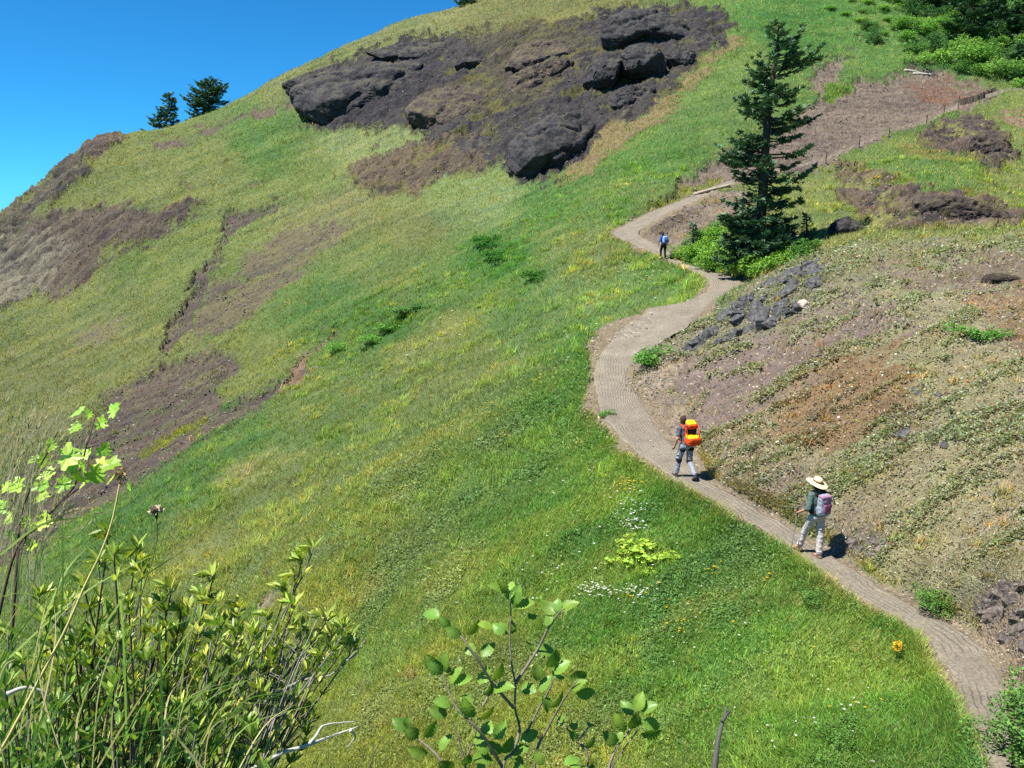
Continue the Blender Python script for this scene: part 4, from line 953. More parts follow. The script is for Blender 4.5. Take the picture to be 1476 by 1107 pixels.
for x, y, s_, sq_, k, lab in [(700,352,2.3,.45,'d0','darker upper bush on the open green slope'),(714,372,1.9,.45,'d0','lower bush just below the darker one on the open slope'),(769,402,1.4,.6,'d0','lone small tussock bush right of the pair on the slope'),
        (588,452,2.0,.35,'b1','low bush at the upper end of the row on the mid slope'),(600,444,1.4,.35,'b1','tiny bush at the top right end of the row on the mid slope'),(560,476,2.4,.3,'b0','long low bush in the middle of the row on the slope'),(540,492,2.0,.3,'b0','low bush left of the middle one in the slope row'),(490,506,1.7,.4,'b0','bright bush at the left end of the row on the slope'),
        (938,522,.9,.6,'g0','small shrub at the inside of the trail bend'),(874,600,.28,.8,'g0','tiny plant at the outer trail edge near the orange pack hiker'),(1342,868,.55,.6,'n0','leafy plant at the inner trail edge below the right slope'),(1226,1062,.45,.6,'n0','broad leaved plant in the meadow near the bottom'),(1462,1095,.7,.7,'n0','green bush at the bottom right corner beside the trail'),(1500,1050,.9,.8,'n0','green bush at the right edge above the corner bush'),
        (1170,860,.5,.5,'n0','dark leafy clump left of the trail below the straw hat hiker'),(1405,485,.7,.4,'g0','small green cushion in the mats of the right slope')]:
    p, d_ = hit(x, y); shrub(k, 'shrub', lab, p - [0, 0, .04], s_, sq=sq_)
for k, (x, y, s_) in enumerate([(905,790,.42),(935,796,.5),(955,812,.45),(920,812,.4),(893,812,.35),(972,806,.35),(940,828,.3),(912,778,.3)]):
    shrub('y0', 'leafy_plant', 'yellow-green lobed plant in the patch in the middle of the near meadow', hit(x, y)[0], s_, 'yellow-green plants of the meadow patch', cat='plant', sq=.5)

# ================================================================ FLOWERS
def flowers(name, spots, n_each, rgb, size, lift):
    S = Soup()
    for x, y, sx, sy, n in spots:
        for q in range(n):
            p, d_ = hit(x + rs_.gauss(0, sx), y + rs_.gauss(0, sy)); p = p + [0, 0, rs_.uniform(.5, 1) * lift]
            m = 5; a = np.arange(m) * 2 * math.pi / m + rs_.random()
            Y = np.stack([np.cos(a), np.sin(a), .25 + 0 * a], -1); Xb, Yb, Zb_ = basis(Y, np.array([[0.1, -.2, 1.0]]).repeat(m, 0))
            S.inst(*T_quad(), np.array([p] * m), Xb, Yb, Zb_, np.full(m, size * 1.45 * rs_.uniform(.7, 1.3) * max(.8, d_ / 18)), tintc(rgb, m, .1))
            V, Fs = tube([p - [0, 0, lift], p], .003, 3, False); S.add(V, Fs, lin((90, 140, 60)) * K)
    o = S.build(name, MAT_GRASS); tag(o, kind='stuff'); return o
flowers('white_wildflowers', [(905,745,14,14,40),(910,762,10,6,40),(862,858,18,5,40),(915,860,14,6,40),(870,700,50,50,24),(1000,860,60,40,20),(745,905,50,30,14),(850,845,60,40,20),(800,830,30,20,12),(890,475,40,25,30),(830,515,30,15,20),(930,400,30,15,26),(1140,1060,60,25,16),(960,900,40,30,8),(660,480,40,30,10),(1240,1020,20,20,6)], 1, np.array([.75, .75, .72]), .022, .22)
flowers('yellow_wildflowers', [(905,702,8,4,14),(895,705,30,8,8),(775,550,6,3,9),(710,595,10,6,9),(730,630,8,6,6),(1030,830,8,4,8),(1105,845,6,4,6),(975,915,10,6,8),(985,376,6,4,16),(1040,395,4,3,10),(960,870,60,30,10),(1250,1000,60,50,8)], 1, np.array([.75, .50, .03]), .024, .24)
def single_flower():
    p, d_ = hit(1290, 962); root = empty('wildflower', p, 'orange-yellow flower cluster standing alone in the lower right meadow', 'flower')
    S = Soup(); V, Fs = tube([(0, 0, 0), (0.01, 0, .2), (0, 0, .42)], .006, 5); S.add(V, Fs, lin((90, 140, 60)) * K)
    for q in range(8):
        t = rs_.uniform(.05, .3); a = rs_.random() * 6.28; Xb, Yb, Zb_ = basis(np.array([[math.cos(a), math.sin(a), .5]]), np.array([[0, 0, 1.0]])); S.inst(*T_lance(), np.array([[0, 0, t]]), Xb, Yb, Zb_, np.array([.14]), tintc(lin((90, 140, 60)) * K, 1))
    S.build('stem', MAT_LEAF, root)
    B = Soup(); n = 90; pp = rvec(n) * [.07, .07, .07] + [0, 0, .40]; Xb, Yb, Zb_ = basis(rvec(n), nrm(rvec(n) + [0, 0, 1.2])); B.inst(*T_quad(), pp, Xb, Yb, Zb_, RNG.uniform(.025, .05, n), tintc(np.array([.80, .46, .03]), n, .2)); B.build('flower_head', MAT_LEAF, root)
single_flower()

# ================================================================ LOGS AND FENCE
MAT_DEAD = attrmat('dead_wood', 0.9, 25, 0.3, 0.5, 0.008)
def log(label, a, b, r, col=(214, 206, 190)):
    pa, da = hit(*a); pb_, db = hit(*b); root = empty('log', pa, label, 'log'); v = pb_ - pa
    pts = [v * t + [0, 0, r * 1.0 + .03 + .05 * math.sin(t * 3)] for t in np.linspace(0, 1, 9)]
    V, Fs = tube(pts, np.linspace(r, r * .8, 9), 9); V = V + .02 * fbm3(V * 3, 3)[:, None]; S = Soup(); S.add(V, Fs, lin(col) * K * 1.15); S.build('trunk', MAT_DEAD, root, True)
    S2 = Soup()
    for t in (.3, .62): 
        p = v * t + [0, 0, r]; q = tube([p, p + [0, -.05, .14 + r]], [r * .35, r * .2], 6); S2.add(q[0], q[1], lin(col) * K)
    S2.build('branch_stub', MAT_DEAD, root)
log('bleached log lying on the upper trail edge left of the tall fir', (1000, 283), (1052, 270), .13, (196, 180, 158))
log('left of two bleached logs lying at the top of the bare patch', (1304, 103), (1326, 107), .14)
log('right of two bleached logs lying at the top of the bare patch', (1316, 108), (1345, 110), .15)
fp = [(1190,236,1.1),(1238,213,1.2),(1281,198,1.0),(1335,180,1.1),(1360,168,1.3),(1381,156,1.4)]
p0 = hit(*fp[0][:2])[0]; fen = empty('wire_fence', p0, 'thin wire fence on rusty posts along the upper trail', 'fence')
tops = []
for x, y, h in fp:
    p = hit(x, y)[0] - p0; S = Soup(); V, Fs = tube([p + [0, 0, -.1], p + [.02, 0, h]], .045, 6); S.add(V, Fs, lin((96, 76, 62)) * K); S.build('post', MAT_DEAD, fen); tops.append(p + [0, 0, h * .85])
S = Soup(); V, Fs = tube(curve(tops, 30), .010, 4); S.add(V, Fs, lin((90, 84, 80)) * K); V, Fs = tube(curve([t - [0, 0, .4] for t in tops], 30), .010, 4); S.add(V, Fs, lin((90, 84, 80)) * K); S.build('wire', MAT_DEAD, fen)
# low wall of stakes holding up the last stretch of path
sw = empty('stake_wall', hit(1384, 150)[0], 'low retaining wall of dark stakes at the top of the trail', 'wall'); o_ = np.array(sw.location)
S = Soup()
for t in np.linspace(0, 1, 46):
    x, y = np.interp(t, [0, .5, 1], [1384, 1408, 1434]), np.interp(t, [0, .5, 1], [151, 144, 133]); p = hit(x, y + 1)[0] - o_
    V, Fs = tube([p + [0, 0, -.2], p + [rs_.gauss(0, .02), 0, .55 + rs_.uniform(0, .25)]], .08, 6); S.add(V, Fs, tintc(lin((112, 98, 88)) * K, 1, .2)[0])
S.build('stakes', MAT_DEAD, sw)
# ================================================================ FOREGROUND PLANTS (centimetres to 3 m from the camera)
def stem_of(S, pts, r0, r1, col, n=None, sides=6):
    c = curve(pts, n or max(6, len(pts) * 4)); V, Fs = tube(c, np.linspace(r0, r1, len(c)), sides); S.add(V, Fs, col); return c
rf = random.Random(21)
def put_leaf(S, tmpl, a, b, width=1.0, col=None, face=0.0, up=None):
    a = np.array(a); b = np.array(b); l = np.linalg.norm(b - a)
    if up is None:
        up = nrm(np.array([rf.gauss(-.25, .5), rf.gauss(-.6 - face, .35), rf.gauss(.8, .35)]))
    Xb, Yb, Zb_ = basis((b - a)[None], up[None]); S.inst(*tmpl, a[None], Xb, Yb, Zb_, np.array([[l * width, l, l * 1.0]]), np.array([col]))
def T_alder():
    # serrated round leaf, pleated along its side veins
    V = []; F_ = []; n = 15
    ys = np.linspace(0, 1, n); w = .40 * np.sin(np.pi * np.clip(ys, .02, 1) ** .85) ** .7 + .0
    for i, y in enumerate(ys):
        z = .05 * math.sin(y * 3) - .22 * y * y; pl = .03 * (1 if i % 2 else -1)
        ww = w[i] * (1.05 if i % 2 else .93)
        for s_ in (-1, -.5, 0, .5, 1): V.append([s_ * ww, y + .05 * abs(s_), z + .16 * ww * abs(s_) + pl * abs(s_)])
    for i in range(n - 1):
        for k in range(4): F_.append([i * 5 + k, i * 5 + k + 1, i * 5 + k + 6, i * 5 + k + 5])
    return np.array(V), [np.array(F_)]
AT = T_alder()
AC = lambda x, y: (540 + x / 3.514, 800 + y / 3.514)
def bark_col(): return lin((150, 138, 122)) * K * rf.uniform(.8, 1.1)
def alder(label, stems, leaves, d0, base):
    root = empty('alder_sapling', base, label, 'sapling'); o = np.array(root.location); SS = Soup(); LS = Soup()
    for st in stems:
        dz = rf.uniform(-.08, .08); pts = [P(*AC(x, y), d0 + .02 * dz + .05 * math.sin(x * .01)) - o for x, y in st]
        stem_of(SS, pts, .0055 if len(st) > 4 else .0042, .0018, bark_col())
    for l in leaves:
        x0, y0, x1, y1 = l[:4]; in_shade = l[4] if len(l) > 4 else 0
        dd = d0 + .05 * math.sin(x0 * .01); a = P(*AC(x0, y0), dd) - o; b = P(*AC(x1, y1), dd + rf.uniform(-.03, .04)) - o
        ln = math.hypot(x1 - x0, y1 - y0); b = a + (b - a) * min(1, 100 / ln); f_ = max(.9, min(1.25, 80 / ln))
        up = nrm(np.array([rf.gauss(-.35, .25), rf.gauss(-.55, .2), rf.gauss(.75, .2)])) if not in_shade else nrm(np.array([rf.gauss(.55, .2), rf.gauss(-.85, .15), rf.gauss(-.1, .2)]))
        put_leaf(LS, AT, a, b, min(f_, 1.5) * .92, tintc(lin((126, 162, 62)) * K * (1.45 if not in_shade else 1.1), 1, .10)[0], up=up)
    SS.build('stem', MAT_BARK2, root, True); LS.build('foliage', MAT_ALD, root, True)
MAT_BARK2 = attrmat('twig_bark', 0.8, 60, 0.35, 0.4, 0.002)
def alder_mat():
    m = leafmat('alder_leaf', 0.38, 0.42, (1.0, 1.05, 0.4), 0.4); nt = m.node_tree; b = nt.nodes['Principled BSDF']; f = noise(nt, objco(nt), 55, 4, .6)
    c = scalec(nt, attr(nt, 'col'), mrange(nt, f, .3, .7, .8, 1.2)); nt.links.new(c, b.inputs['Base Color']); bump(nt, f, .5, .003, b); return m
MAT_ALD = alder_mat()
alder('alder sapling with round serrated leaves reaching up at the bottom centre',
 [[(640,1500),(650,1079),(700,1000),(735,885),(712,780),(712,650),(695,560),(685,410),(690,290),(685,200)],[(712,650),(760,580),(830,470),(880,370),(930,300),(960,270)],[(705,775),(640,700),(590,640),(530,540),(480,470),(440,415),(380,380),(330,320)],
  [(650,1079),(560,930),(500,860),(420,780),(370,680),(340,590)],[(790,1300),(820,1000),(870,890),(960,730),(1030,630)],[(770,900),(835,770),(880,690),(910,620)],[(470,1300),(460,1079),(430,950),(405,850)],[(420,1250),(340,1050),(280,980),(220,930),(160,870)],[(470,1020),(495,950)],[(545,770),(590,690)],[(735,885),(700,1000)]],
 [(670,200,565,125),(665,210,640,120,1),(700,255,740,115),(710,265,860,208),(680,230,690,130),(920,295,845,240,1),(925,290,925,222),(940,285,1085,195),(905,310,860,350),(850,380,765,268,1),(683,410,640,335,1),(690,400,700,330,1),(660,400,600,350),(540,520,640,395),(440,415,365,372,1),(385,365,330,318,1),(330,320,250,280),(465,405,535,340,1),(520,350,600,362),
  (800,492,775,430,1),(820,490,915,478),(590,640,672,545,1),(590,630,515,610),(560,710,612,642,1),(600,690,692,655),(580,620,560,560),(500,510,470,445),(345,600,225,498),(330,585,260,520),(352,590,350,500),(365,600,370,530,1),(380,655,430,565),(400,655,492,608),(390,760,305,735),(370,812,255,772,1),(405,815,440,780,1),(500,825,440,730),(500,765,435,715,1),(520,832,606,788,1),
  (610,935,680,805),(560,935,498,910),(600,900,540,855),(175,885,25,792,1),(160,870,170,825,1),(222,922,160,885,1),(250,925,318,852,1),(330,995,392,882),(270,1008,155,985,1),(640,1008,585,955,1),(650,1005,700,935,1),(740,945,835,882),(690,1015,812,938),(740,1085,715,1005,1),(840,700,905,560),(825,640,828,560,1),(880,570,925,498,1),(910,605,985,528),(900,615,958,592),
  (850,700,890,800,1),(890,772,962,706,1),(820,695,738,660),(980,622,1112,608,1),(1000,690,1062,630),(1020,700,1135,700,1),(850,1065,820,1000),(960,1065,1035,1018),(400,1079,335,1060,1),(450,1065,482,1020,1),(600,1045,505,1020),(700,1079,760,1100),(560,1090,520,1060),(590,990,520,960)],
 2.35, P(735, 1250, 2.35))
alder('small alder shoot to the right of the larger sapling at the bottom edge',
 [[(1150,1300),(1185,1079),(1230,970),(1290,890),(1330,810),(1350,770)],[(1170,1200),(1200,1075),(1330,890)],[(1060,1300),(1080,1030),(1040,950),(930,840)],[(1040,930),(1090,860)]],
 [(1225,960,1170,905,1),(1230,950,1250,898),(1270,892,1208,798),(1300,880,1332,815,1),(1310,812,1250,738),(1330,795,1352,698),(1350,792,1425,752),(1350,850,1455,868),(1350,912,1455,903,1),(1060,975,1122,935,1),(1060,960,1065,1005),(960,860,925,820),(1010,890,1010,840),(1030,930,990,900,1),(1085,870,1100,845),(1080,1082,1118,1048,1),(1000,1085,1060,1050),(1120,1100,1090,1060,1)],
 2.5, P(870, 1220, 2.5))

# -- currant with lobed leaves
CC_ = lambda x, y: (x / 3.953, 520 + y / 3.953)
root = empty('currant_bush', P(20, 1130, 2.9), 'currant stems with bright lobed yellow-green leaves at the left edge', 'bush'); o = np.array(root.location); SS = Soup(); LS = Soup()
for st in [[(-60,1700),(80,1107),(210,950),(350,800),(430,700),(490,500),(510,430),(545,310)],[(60,1700),(100,1107),(115,900),(160,760),(230,600),(290,490),(330,400)],[(350,800),(420,750),(480,700)],[(115,900),(150,1000),(100,1107)],[(545,310),(530,270),(500,260)],[(490,500),(560,480)],[(430,700),(400,620)]]:
    stem_of(SS, [P(*CC_(x, y), 2.75 + .1 * math.sin(y * .01)) - o for x, y in st], .0048 if len(st) > 5 else .003, .0018, lin((96, 72, 66)) * K)
for x, y, s_ in [(460,285,62),(640,290,70),(570,350,45),(420,380,42),(375,545,74),(500,515,66),(585,500,56),(470,590,72),(530,640,74),(430,650,62),(400,600,52),(620,590,60),(240,560,60),(285,480,38),(230,700,56),(285,640,62),(110,705,60),(230,770,42),(640,670,50),(735,705,56),(350,700,52),(30,720,50),(240,910,56),(150,915,52),(60,890,52),(480,700,36),(190,560,40),(450,520,44),(560,590,52),(500,300,30),(60,1000,50),(180,1040,55),(20,830,50)]:
    l = s_ / 3.953 / F * 2.75 * 1.4; c = P(*CC_(x, y), 2.75 + rf.uniform(-.12, .1)) - o
    a = rf.uniform(-2.6, -.4) if rf.random() < .6 else rf.uniform(-.4, 1.0); dv = np.array([math.cos(a), rf.uniform(-.4, .2), math.sin(a) * .7])
    put_leaf(LS, T_lobed(), c, c + dv * l, 1.0, tintc(lin(rf.choice([(172, 206, 78), (150, 196, 70), (190, 214, 100), (140, 180, 60)])) * K * 1.6, 1, .1)[0], up=nrm(np.array([rf.gauss(-.4, .3), rf.gauss(-.7, .25), rf.gauss(.6, .3)])))
SS.build('stem', MAT_BARK2, root, True); LS.build('foliage', MAT_ALD, root)

# -- evergreen shrubs with whorls of narrow leaves
def narrow_shrub(name, label, tips, basefun, d0, leafpx=26, cols=((170, 184, 80), (142, 166, 66), (194, 204, 100)), wh=1.0, cat='shrub'):
    b0 = P(*basefun(*tips[0]), d0); root = empty(name, b0, label, cat); o = np.array(root.location); SS = Soup(); LS = Soup(); TL_ = T_lance()
    for (x, y) in tips:
        d = d0 + rf.uniform(-.25, .25); bx, by = basefun(x, y); mx, my = x * .35 + bx * .65 + rf.uniform(-22, 22), (y + by) / 2 + rf.uniform(0, 40)
        c = stem_of(SS, [P(bx, by, d + .1) - o, P(mx, my, d + .05) - o, P(x + rf.uniform(-5, 5), y + 28, d) - o, P(x, y + 6, d) - o], .0045, .0016, lin(rf.choice([(110, 96, 84), (150, 142, 132), (84, 72, 64)])) * K, 14, 5)
        L_ = leafpx / F * d
        tt = [1.0] * int(9 * wh) + list(np.repeat(np.linspace(.94, .42, 8), max(1, int(4 * wh))))
        n = len(tt); tt = np.array(tt) - np.abs(RNG.normal(0, .015, n)); idx = tt * 12.99; i0_ = np.clip(idx.astype(int), 0, 12)
        p = c[i0_]; ax = nrm(c[np.minimum(i0_ + 1, 13)] - c[np.maximum(i0_ - 1, 0)])
        th = RNG.random(n) * 6.28; side = np.stack([np.cos(th), np.sin(th), 0 * th], -1)
        Y = nrm(ax * RNG.uniform(.6, 1.5, (n, 1)) + side * .75); up = nrm(ax * .9 - side * .5 + RNG.normal(0, .2, (n, 3)) + [-.3, -.35, .5]); Xb, Yb, Zb_ = basis(Y, up)
        cc = np.array([lin(cols[k]) for k in RNG.integers(0, len(cols), n)]) * K * 1.4
        sz = L_ * RNG.uniform(.65, 1.2, n); LS.inst(*TL_, p, Xb, Yb, Zb_, np.stack([sz * 1.15, sz, sz], -1), tintc(cc, n, .22))
    SS.build('stem', MAT_BARK2, root, True); LS.build('foliage', MAT_LEAF2, root)
MAT_LEAF2 = leafmat('glossy_leaf', 0.33, 0.42, (1.0, 1.05, 0.4), 0.4)
bf = lambda x, y: (x * .30 + 120 + rf.uniform(-25, 25), 1190)
narrow_shrub('evergreen_shrub', 'narrow leaved shrub with pale twigs fanning out right of the dense corner growth',
  [(443,782),(432,800),(420,822),(405,838),(418,862),(430,900),(492,896),(505,922),(478,884),(440,912),(455,935),(470,905),(395,905),(410,950),(380,880),(448,1018),(436,960),(400,1000),(460,880),(415,890),(425,925),(500,905),(390,940),(440,1045),(425,1010)], lambda x, y: (x * .2 + 230 + rf.uniform(-25, 25), 1210), 2.7, 21)
narrow_shrub('evergreen_shrub', 'tall narrow leaved shrub with rosettes in the middle of the lower left corner',
  [(298,822),(305,860),(290,850),(345,868),(340,900),(330,885),(240,838),(235,860),(256,872),(270,868),(215,870),(205,800),(196,782),(200,815),(250,900),(280,905),(310,915),(360,930),(330,950),(290,940),(355,960),(375,985),(300,975),(320,1010),(350,1040),(270,930),(225,905),(340,925),(365,905),(310,890),(285,960)], bf, 2.5, 22)
narrow_shrub('evergreen_shrub', 'dense leafy shrub filling the lower left beneath the dry stalk',
  [(150,760),(165,790),(140,800),(120,835),(100,860),(130,870),(160,880),(185,865),(180,905),(150,920),(120,930),(200,930),(90,900),(60,850),(70,880),(230,945),(160,960),(120,980),(190,980),(240,985),(90,960),(60,940),(260,1010),(210,1020),(150,1010),(110,1030),(240,1050),(180,1060),(300,1060),(60,1000),(50,960),(280,1040),(130,1060)], bf, 2.3, 23)
# low growth of the corner
lows = [(rf.uniform(-20, 400), rf.uniform(900, 1120)) for _ in range(260)]
lows = [(x, y) for x, y in lows if y > 800 + x * .62][:90]
narrow_shrub('leafy_undergrowth', 'tangle of low leaves along the bottom left edge', lows, lambda x, y: (x * .9 + 20, 1250), 2.15, 25, ((128, 158, 66), (152, 176, 76), (100, 136, 58)), .7, 'undergrowth')

# bare grey twigs threaded through the shrubs
for nm_, x0_, x1_, lab_ in (('bare_twigs', 60, 260, 'thin bare grey twigs tangled in the shrubs below the withered flower'), ('bare_twigs', 260, 480, 'fine leafless grey twigs spreading among the right hand shrub stems')):
    root = empty(nm_, P((x0_ + x1_) / 2, 1180, 2.5), lab_, 'twigs'); o = np.array(root.location); S_ = Soup()
    for q in range(34):
        x = rf.uniform(x0_, x1_); y = rf.uniform(860, 1080) if x < 330 else rf.uniform(890, 1040); bx = x * .5 + 110 + rf.uniform(-20, 20); d = rf.uniform(2.3, 2.65)
        c = stem_of(S_, [P(bx, 1190, d) - o, P((x + bx) / 2 + rf.uniform(-20, 20), (y + 1190) / 2, d) - o, P(x, y, d) - o], .0034, .0009, lin(rf.choice([(176, 170, 164), (150, 142, 136), (120, 110, 102)])) * K * 1.4, 12, 5)
        for w in range(3):
            i_ = rf.randint(5, 11); e = c[i_] + np.array([rf.uniform(-.07, .07), 0, rf.uniform(.02, .09)]); stem_of(S_, [c[i_], (c[i_] + e) / 2 + [rf.uniform(-.01, .01), 0, 0], e], .0016, .0006, lin((160, 152, 146)) * K * 1.3, 6, 4)
    S_.build('twig', MAT_BARK2, root, True)
# -- grasses of the foreground
G = Soup()
def long_blade(S, a, b, bow, w, col, d0, d1, n=9):
    a3 = P(*a, d0); b3 = P(*b, d1); m3 = (a3 + b3) / 2 + np.array([bow[0], 0, bow[1]])
    c = curve([a3, m3, b3], n); t = nrm(np.gradient(c, axis=0)); side = nrm(np.cross(t, np.array([rf.gauss(0, .4), 1.0, rf.gauss(0, .3)])))
    ww = w * np.clip(1.15 - np.linspace(0, 1, n) ** 2 * 1.12, .06, 1)[:, None]
    V = np.concatenate([c - side * ww, c + side * ww]); i = np.arange(n - 1); S.add(V, np.stack([i, i + 1, n + i + 1, n + i], -1), col)
gc_ = [(206, 196, 140), (196, 186, 130), (132, 172, 72), (110, 156, 60), (160, 186, 96), (96, 140, 54), (196, 186, 120)]
for k in range(170):
    x0 = rf.uniform(-60, 330); y0 = rf.uniform(1050, 1200) ; L_ = rf.uniform(120, 380) * (1 - max(0, x0) / 700); a = math.radians(rf.gauss(62, 26))
    x1, y1 = x0 + L_ * math.cos(a), y0 - L_ * math.sin(a)
    if y1 < 620 + max(0, x1) * .75: y1 = 620 + x1 * .75 + rf.uniform(0, 100)
    d = rf.uniform(1.7, 2.7); long_blade(G, (x0, y0), (x1, y1), (rf.gauss(-.02, .03), rf.uniform(.0, .07)), rf.uniform(.0011, .0026), lin(rf.choice(gc_)) * K * 1.7, d, d + rf.uniform(-.2, .2))
for a, b, w in [((200,1110),(400,730+180),.004),((230,1100),(440,700+290),.0035),((0,960),(240,700+90),.003),((0,800),(130,745),.003),((130,930),(270,790),.003),((60,900),(150,770),.003),((160,1110),(330,840),.003),((250,1107),(300,790),.002),((290,1107),(345,830),.002),((0,860),(90,880),.004),((0,900),(180,1000),.005),((20,870),(130,960),.004)]:
    long_blade(G, a, b, (-.01, .03), w, lin((158, 186, 92)) * K * 1.2, 2.0, 2.2, 14)
for k in range(120):   # pale dry bents at the left edge
    x0 = rf.uniform(-60, 60); y0 = rf.uniform(760, 900); x1 = x0 + rf.uniform(0, 110); y1 = rf.uniform(560, 760)
    col = lin(rf.choice([(196, 188, 158), (176, 166, 136), (150, 160, 110)])) * K * 1.5; d = rf.uniform(2.6, 3.1)
    long_blade(G, (x0, y0), (x1, y1), (-.02, .05), .0013, col, d, d, 10)
    a3, b3 = P(x0, y0, d), P(x1, y1, d)
    for q in range(14):
        t = rf.uniform(.62, 1); m = a3 + (b3 - a3) * t + np.array([-.02, 0, .05]) * 4 * t * (1 - t); dv = nrm((b3 - a3)) * .022 + np.array([rf.gauss(0, .006), 0, rf.gauss(0, .006)]); put_leaf(G, T_quad(), m, m + dv, .35, col * 1.1)
fg = G.build('foreground_grass', MAT_GRASS); tag(fg, kind='stuff')

# -- single stems
MATD2 = attrmat('dry_stem', 0.8, 40, .25, .3, .002)
root = empty('dry_stalk', P(-30, 1140, 1.9), 'long straw coloured stalk with a brown seed head leaning across the lower left', 'stalk'); o = np.array(root.location); S = Soup()
sc_pts = [(-30,1140),(0,1084),(19,1050),(74,947),(97,902),(123,843),(145,798),(162,750),(172,700),(174,684)]
c = stem_of(S, [P(x, y, 1.9) - o for x, y in sc_pts], .0042, .0018, lin((214, 200, 128)) * K * 1.2, 30); S.build('stem', MATD2, root, True)
S = Soup(); n = 60; e = P(174, 686, 1.9) - o; pp = e + RNG.normal(0, 1, (n, 3)) * [.006, .006, .012]; Xb, Yb, Zb_ = basis(rvec(n) + [0, 0, .6], rvec(n)); S.inst(*T_quad(), pp, Xb, Yb, Zb_, RNG.uniform(.006, .013, n), tintc(lin((176, 140, 96)) * K, n, .3)); S.build('seed_head', MATD2, root)
root = empty('withered_flower', P(190, 900, 2.2), 'withered fluffy flower head on a thin stem above the lower left shrubs', 'flower'); o = np.array(root.location); S = Soup()
stem_of(S, [P(x, y, 2.2) - o for x, y in [(190,900),(206,850),(222,800),(227,770),(225,748)]], .0014, .0012, lin((96, 110, 60)) * K); S.build('stem', MATD2, root)
S = Soup(); n = 90; e = P(225, 738, 2.2) - o; dv = rvec(n); dv[:, 2] = np.abs(dv[:, 2]); Xb, Yb, Zb_ = basis(dv, rvec(n)); S.inst(*T_quad(), e + dv * .003, Xb, Yb, Zb_, RNG.uniform(.010, .022, n), tintc(lin((224, 206, 180)) * K * 1.1, n, .2)); 
q = tube([e - [0, 0, .022], e - [0, 0, .008], e], [.002, .006, .005], 7); S.add(q[0], q[1], lin((80, 66, 44)) * K); S.build('flower_head', MATD2, root)
def deadwood(name, label, stems, d, r0, col):
    root = empty(name, P(*stems[0][0], d), label, 'branch'); o = np.array(root.location)
    for k, st in enumerate(stems):
        S = Soup(); c = curve([P(x, y, d + .03 * i) - o for i, (x, y) in enumerate(st)], 16); V, Fs = tube(c, np.linspace(r0, r0 * .25, 16) * (1 if k == 0 else .6), 8); V = V + .0025 * fbm3(V * 60, 5)[:, None]; S.add(V, Fs, lin(col) * K * 1.1); S.build('branch' if k else 'main_limb', MATD2, root, True)
deadwood('dead_branch', 'bleached dead branch poking out right from the lower left shrubs', [[(340,1125),(372,1103),(410,1084),(450,1072),(485,1058),(516,1048)],[(446,1072),(456,1060),(466,1046),(490,1042),(516,1040)],[(505,1052),(512,1062),(500,1078)]], 2.3, .0085, (214, 210, 200))
deadwood('dead_branch', 'thin curved grey twig arching right above the bleached branch', [[(330,1060),(385,1010),(431,982),(476,973),(508,944),(527,922)],[(431,982),(455,962),(478,935)],[(500,952),(516,940),(514,925)]], 2.6, .005, (168, 164, 158))
deadwood('dead_branch', 'grey leafless twigs standing up inside the shrubs', [[(300,1100),(318,1040),(352,960),(372,905),(372,870)],[(340,985),(385,930),(402,895)],[(330,1010),(400,960),(440,905),(450,880)],[(352,960),(340,930),(348,900)]], 2.55, .0045, (158, 154, 150))
deadwood('dead_stick', 'dark lichen covered stick standing up at the bottom right of centre', [[(1024,1180),(1030,1107),(1036,1062),(1042,1040),(1048,1018)],[(1041,1040),(1047,1031),(1052,1026)]], 2.6, .013, (96, 92, 90))
deadwood('dead_branch', 'dark thin twig at the bottom edge left of the alder', [[(525,1130),(540,1085),(553,1062)],[(540,1085),(536,1072)]], 2.6, .003, (96, 84, 70))
deadwood('dead_branch', 'white bent strip of dead wood lying in the lower left grass', [[(10,1000),(40,992),(75,1010),(100,1090)]], 1.95, .006, (206, 204, 198))

# ================================================================ PEOPLE
def capsule(p0, p1, r0, r1, n=12):
    p0 = np.array(p0, float); p1 = np.array(p1, float); d = p1 - p0; L_ = np.linalg.norm(d)
    if L_ < 1e-5: d = np.array([0, 0, 1e-4]); L_ = 1e-4
    t = d / L_; pts = []; rad = []
    for a in np.linspace(-math.pi / 2 + .12, 0, 5): pts.append(p0 + t * r0 * math.sin(a)); rad.append(r0 * math.cos(a))
    for a in np.linspace(0, math.pi / 2 - .12, 5): pts.append(p1 + t * r1 * math.sin(a)); rad.append(r1 * math.cos(a))
    return tube_exact(np.array(pts), np.array(rad), t, n)
def tube_exact(pts, rad, t, sides):
    ref = np.array([0, 1.0, 0]) if abs(t[1]) < .8 else np.array([1.0, 0, 0]); X = nrm(np.cross(t, ref)); Y = np.cross(t, X); a = np.arange(sides) * 2 * math.pi / sides
    V = (pts[:, None] + rad[:, None, None] * (np.cos(a)[None, :, None] * X + np.sin(a)[None, :, None] * Y)).reshape(-1, 3); n = len(pts)
    i = np.arange(n - 1)[:, None] * sides; j = np.arange(sides)[None]; k = (j + 1) % sides
    Fq = np.stack([i + j, i + k, i + sides + k, i + sides + j], -1).reshape(-1, 4)
    V = np.vstack([V, pts[:1], pts[-1:]]); b = n * sides
    Ft = [[b, (q + 1) % sides, q] for q in range(sides)] + [[b + 1, (n - 1) * sides + q, (n - 1) * sides + (q + 1) % sides] for q in range(sides)]
    return V, [Fq, np.array(Ft)]
def ellipsoid(c, r, rotx=0.0):
    V = ICO4[0] * np.array(r); ca, sa = math.cos(rotx), math.sin(rotx); V = np.stack([V[:, 0], V[:, 1] * ca - V[:, 2] * sa, V[:, 1] * sa + V[:, 2] * ca], -1) + np.array(c)
    return V, [ICO4[1]]
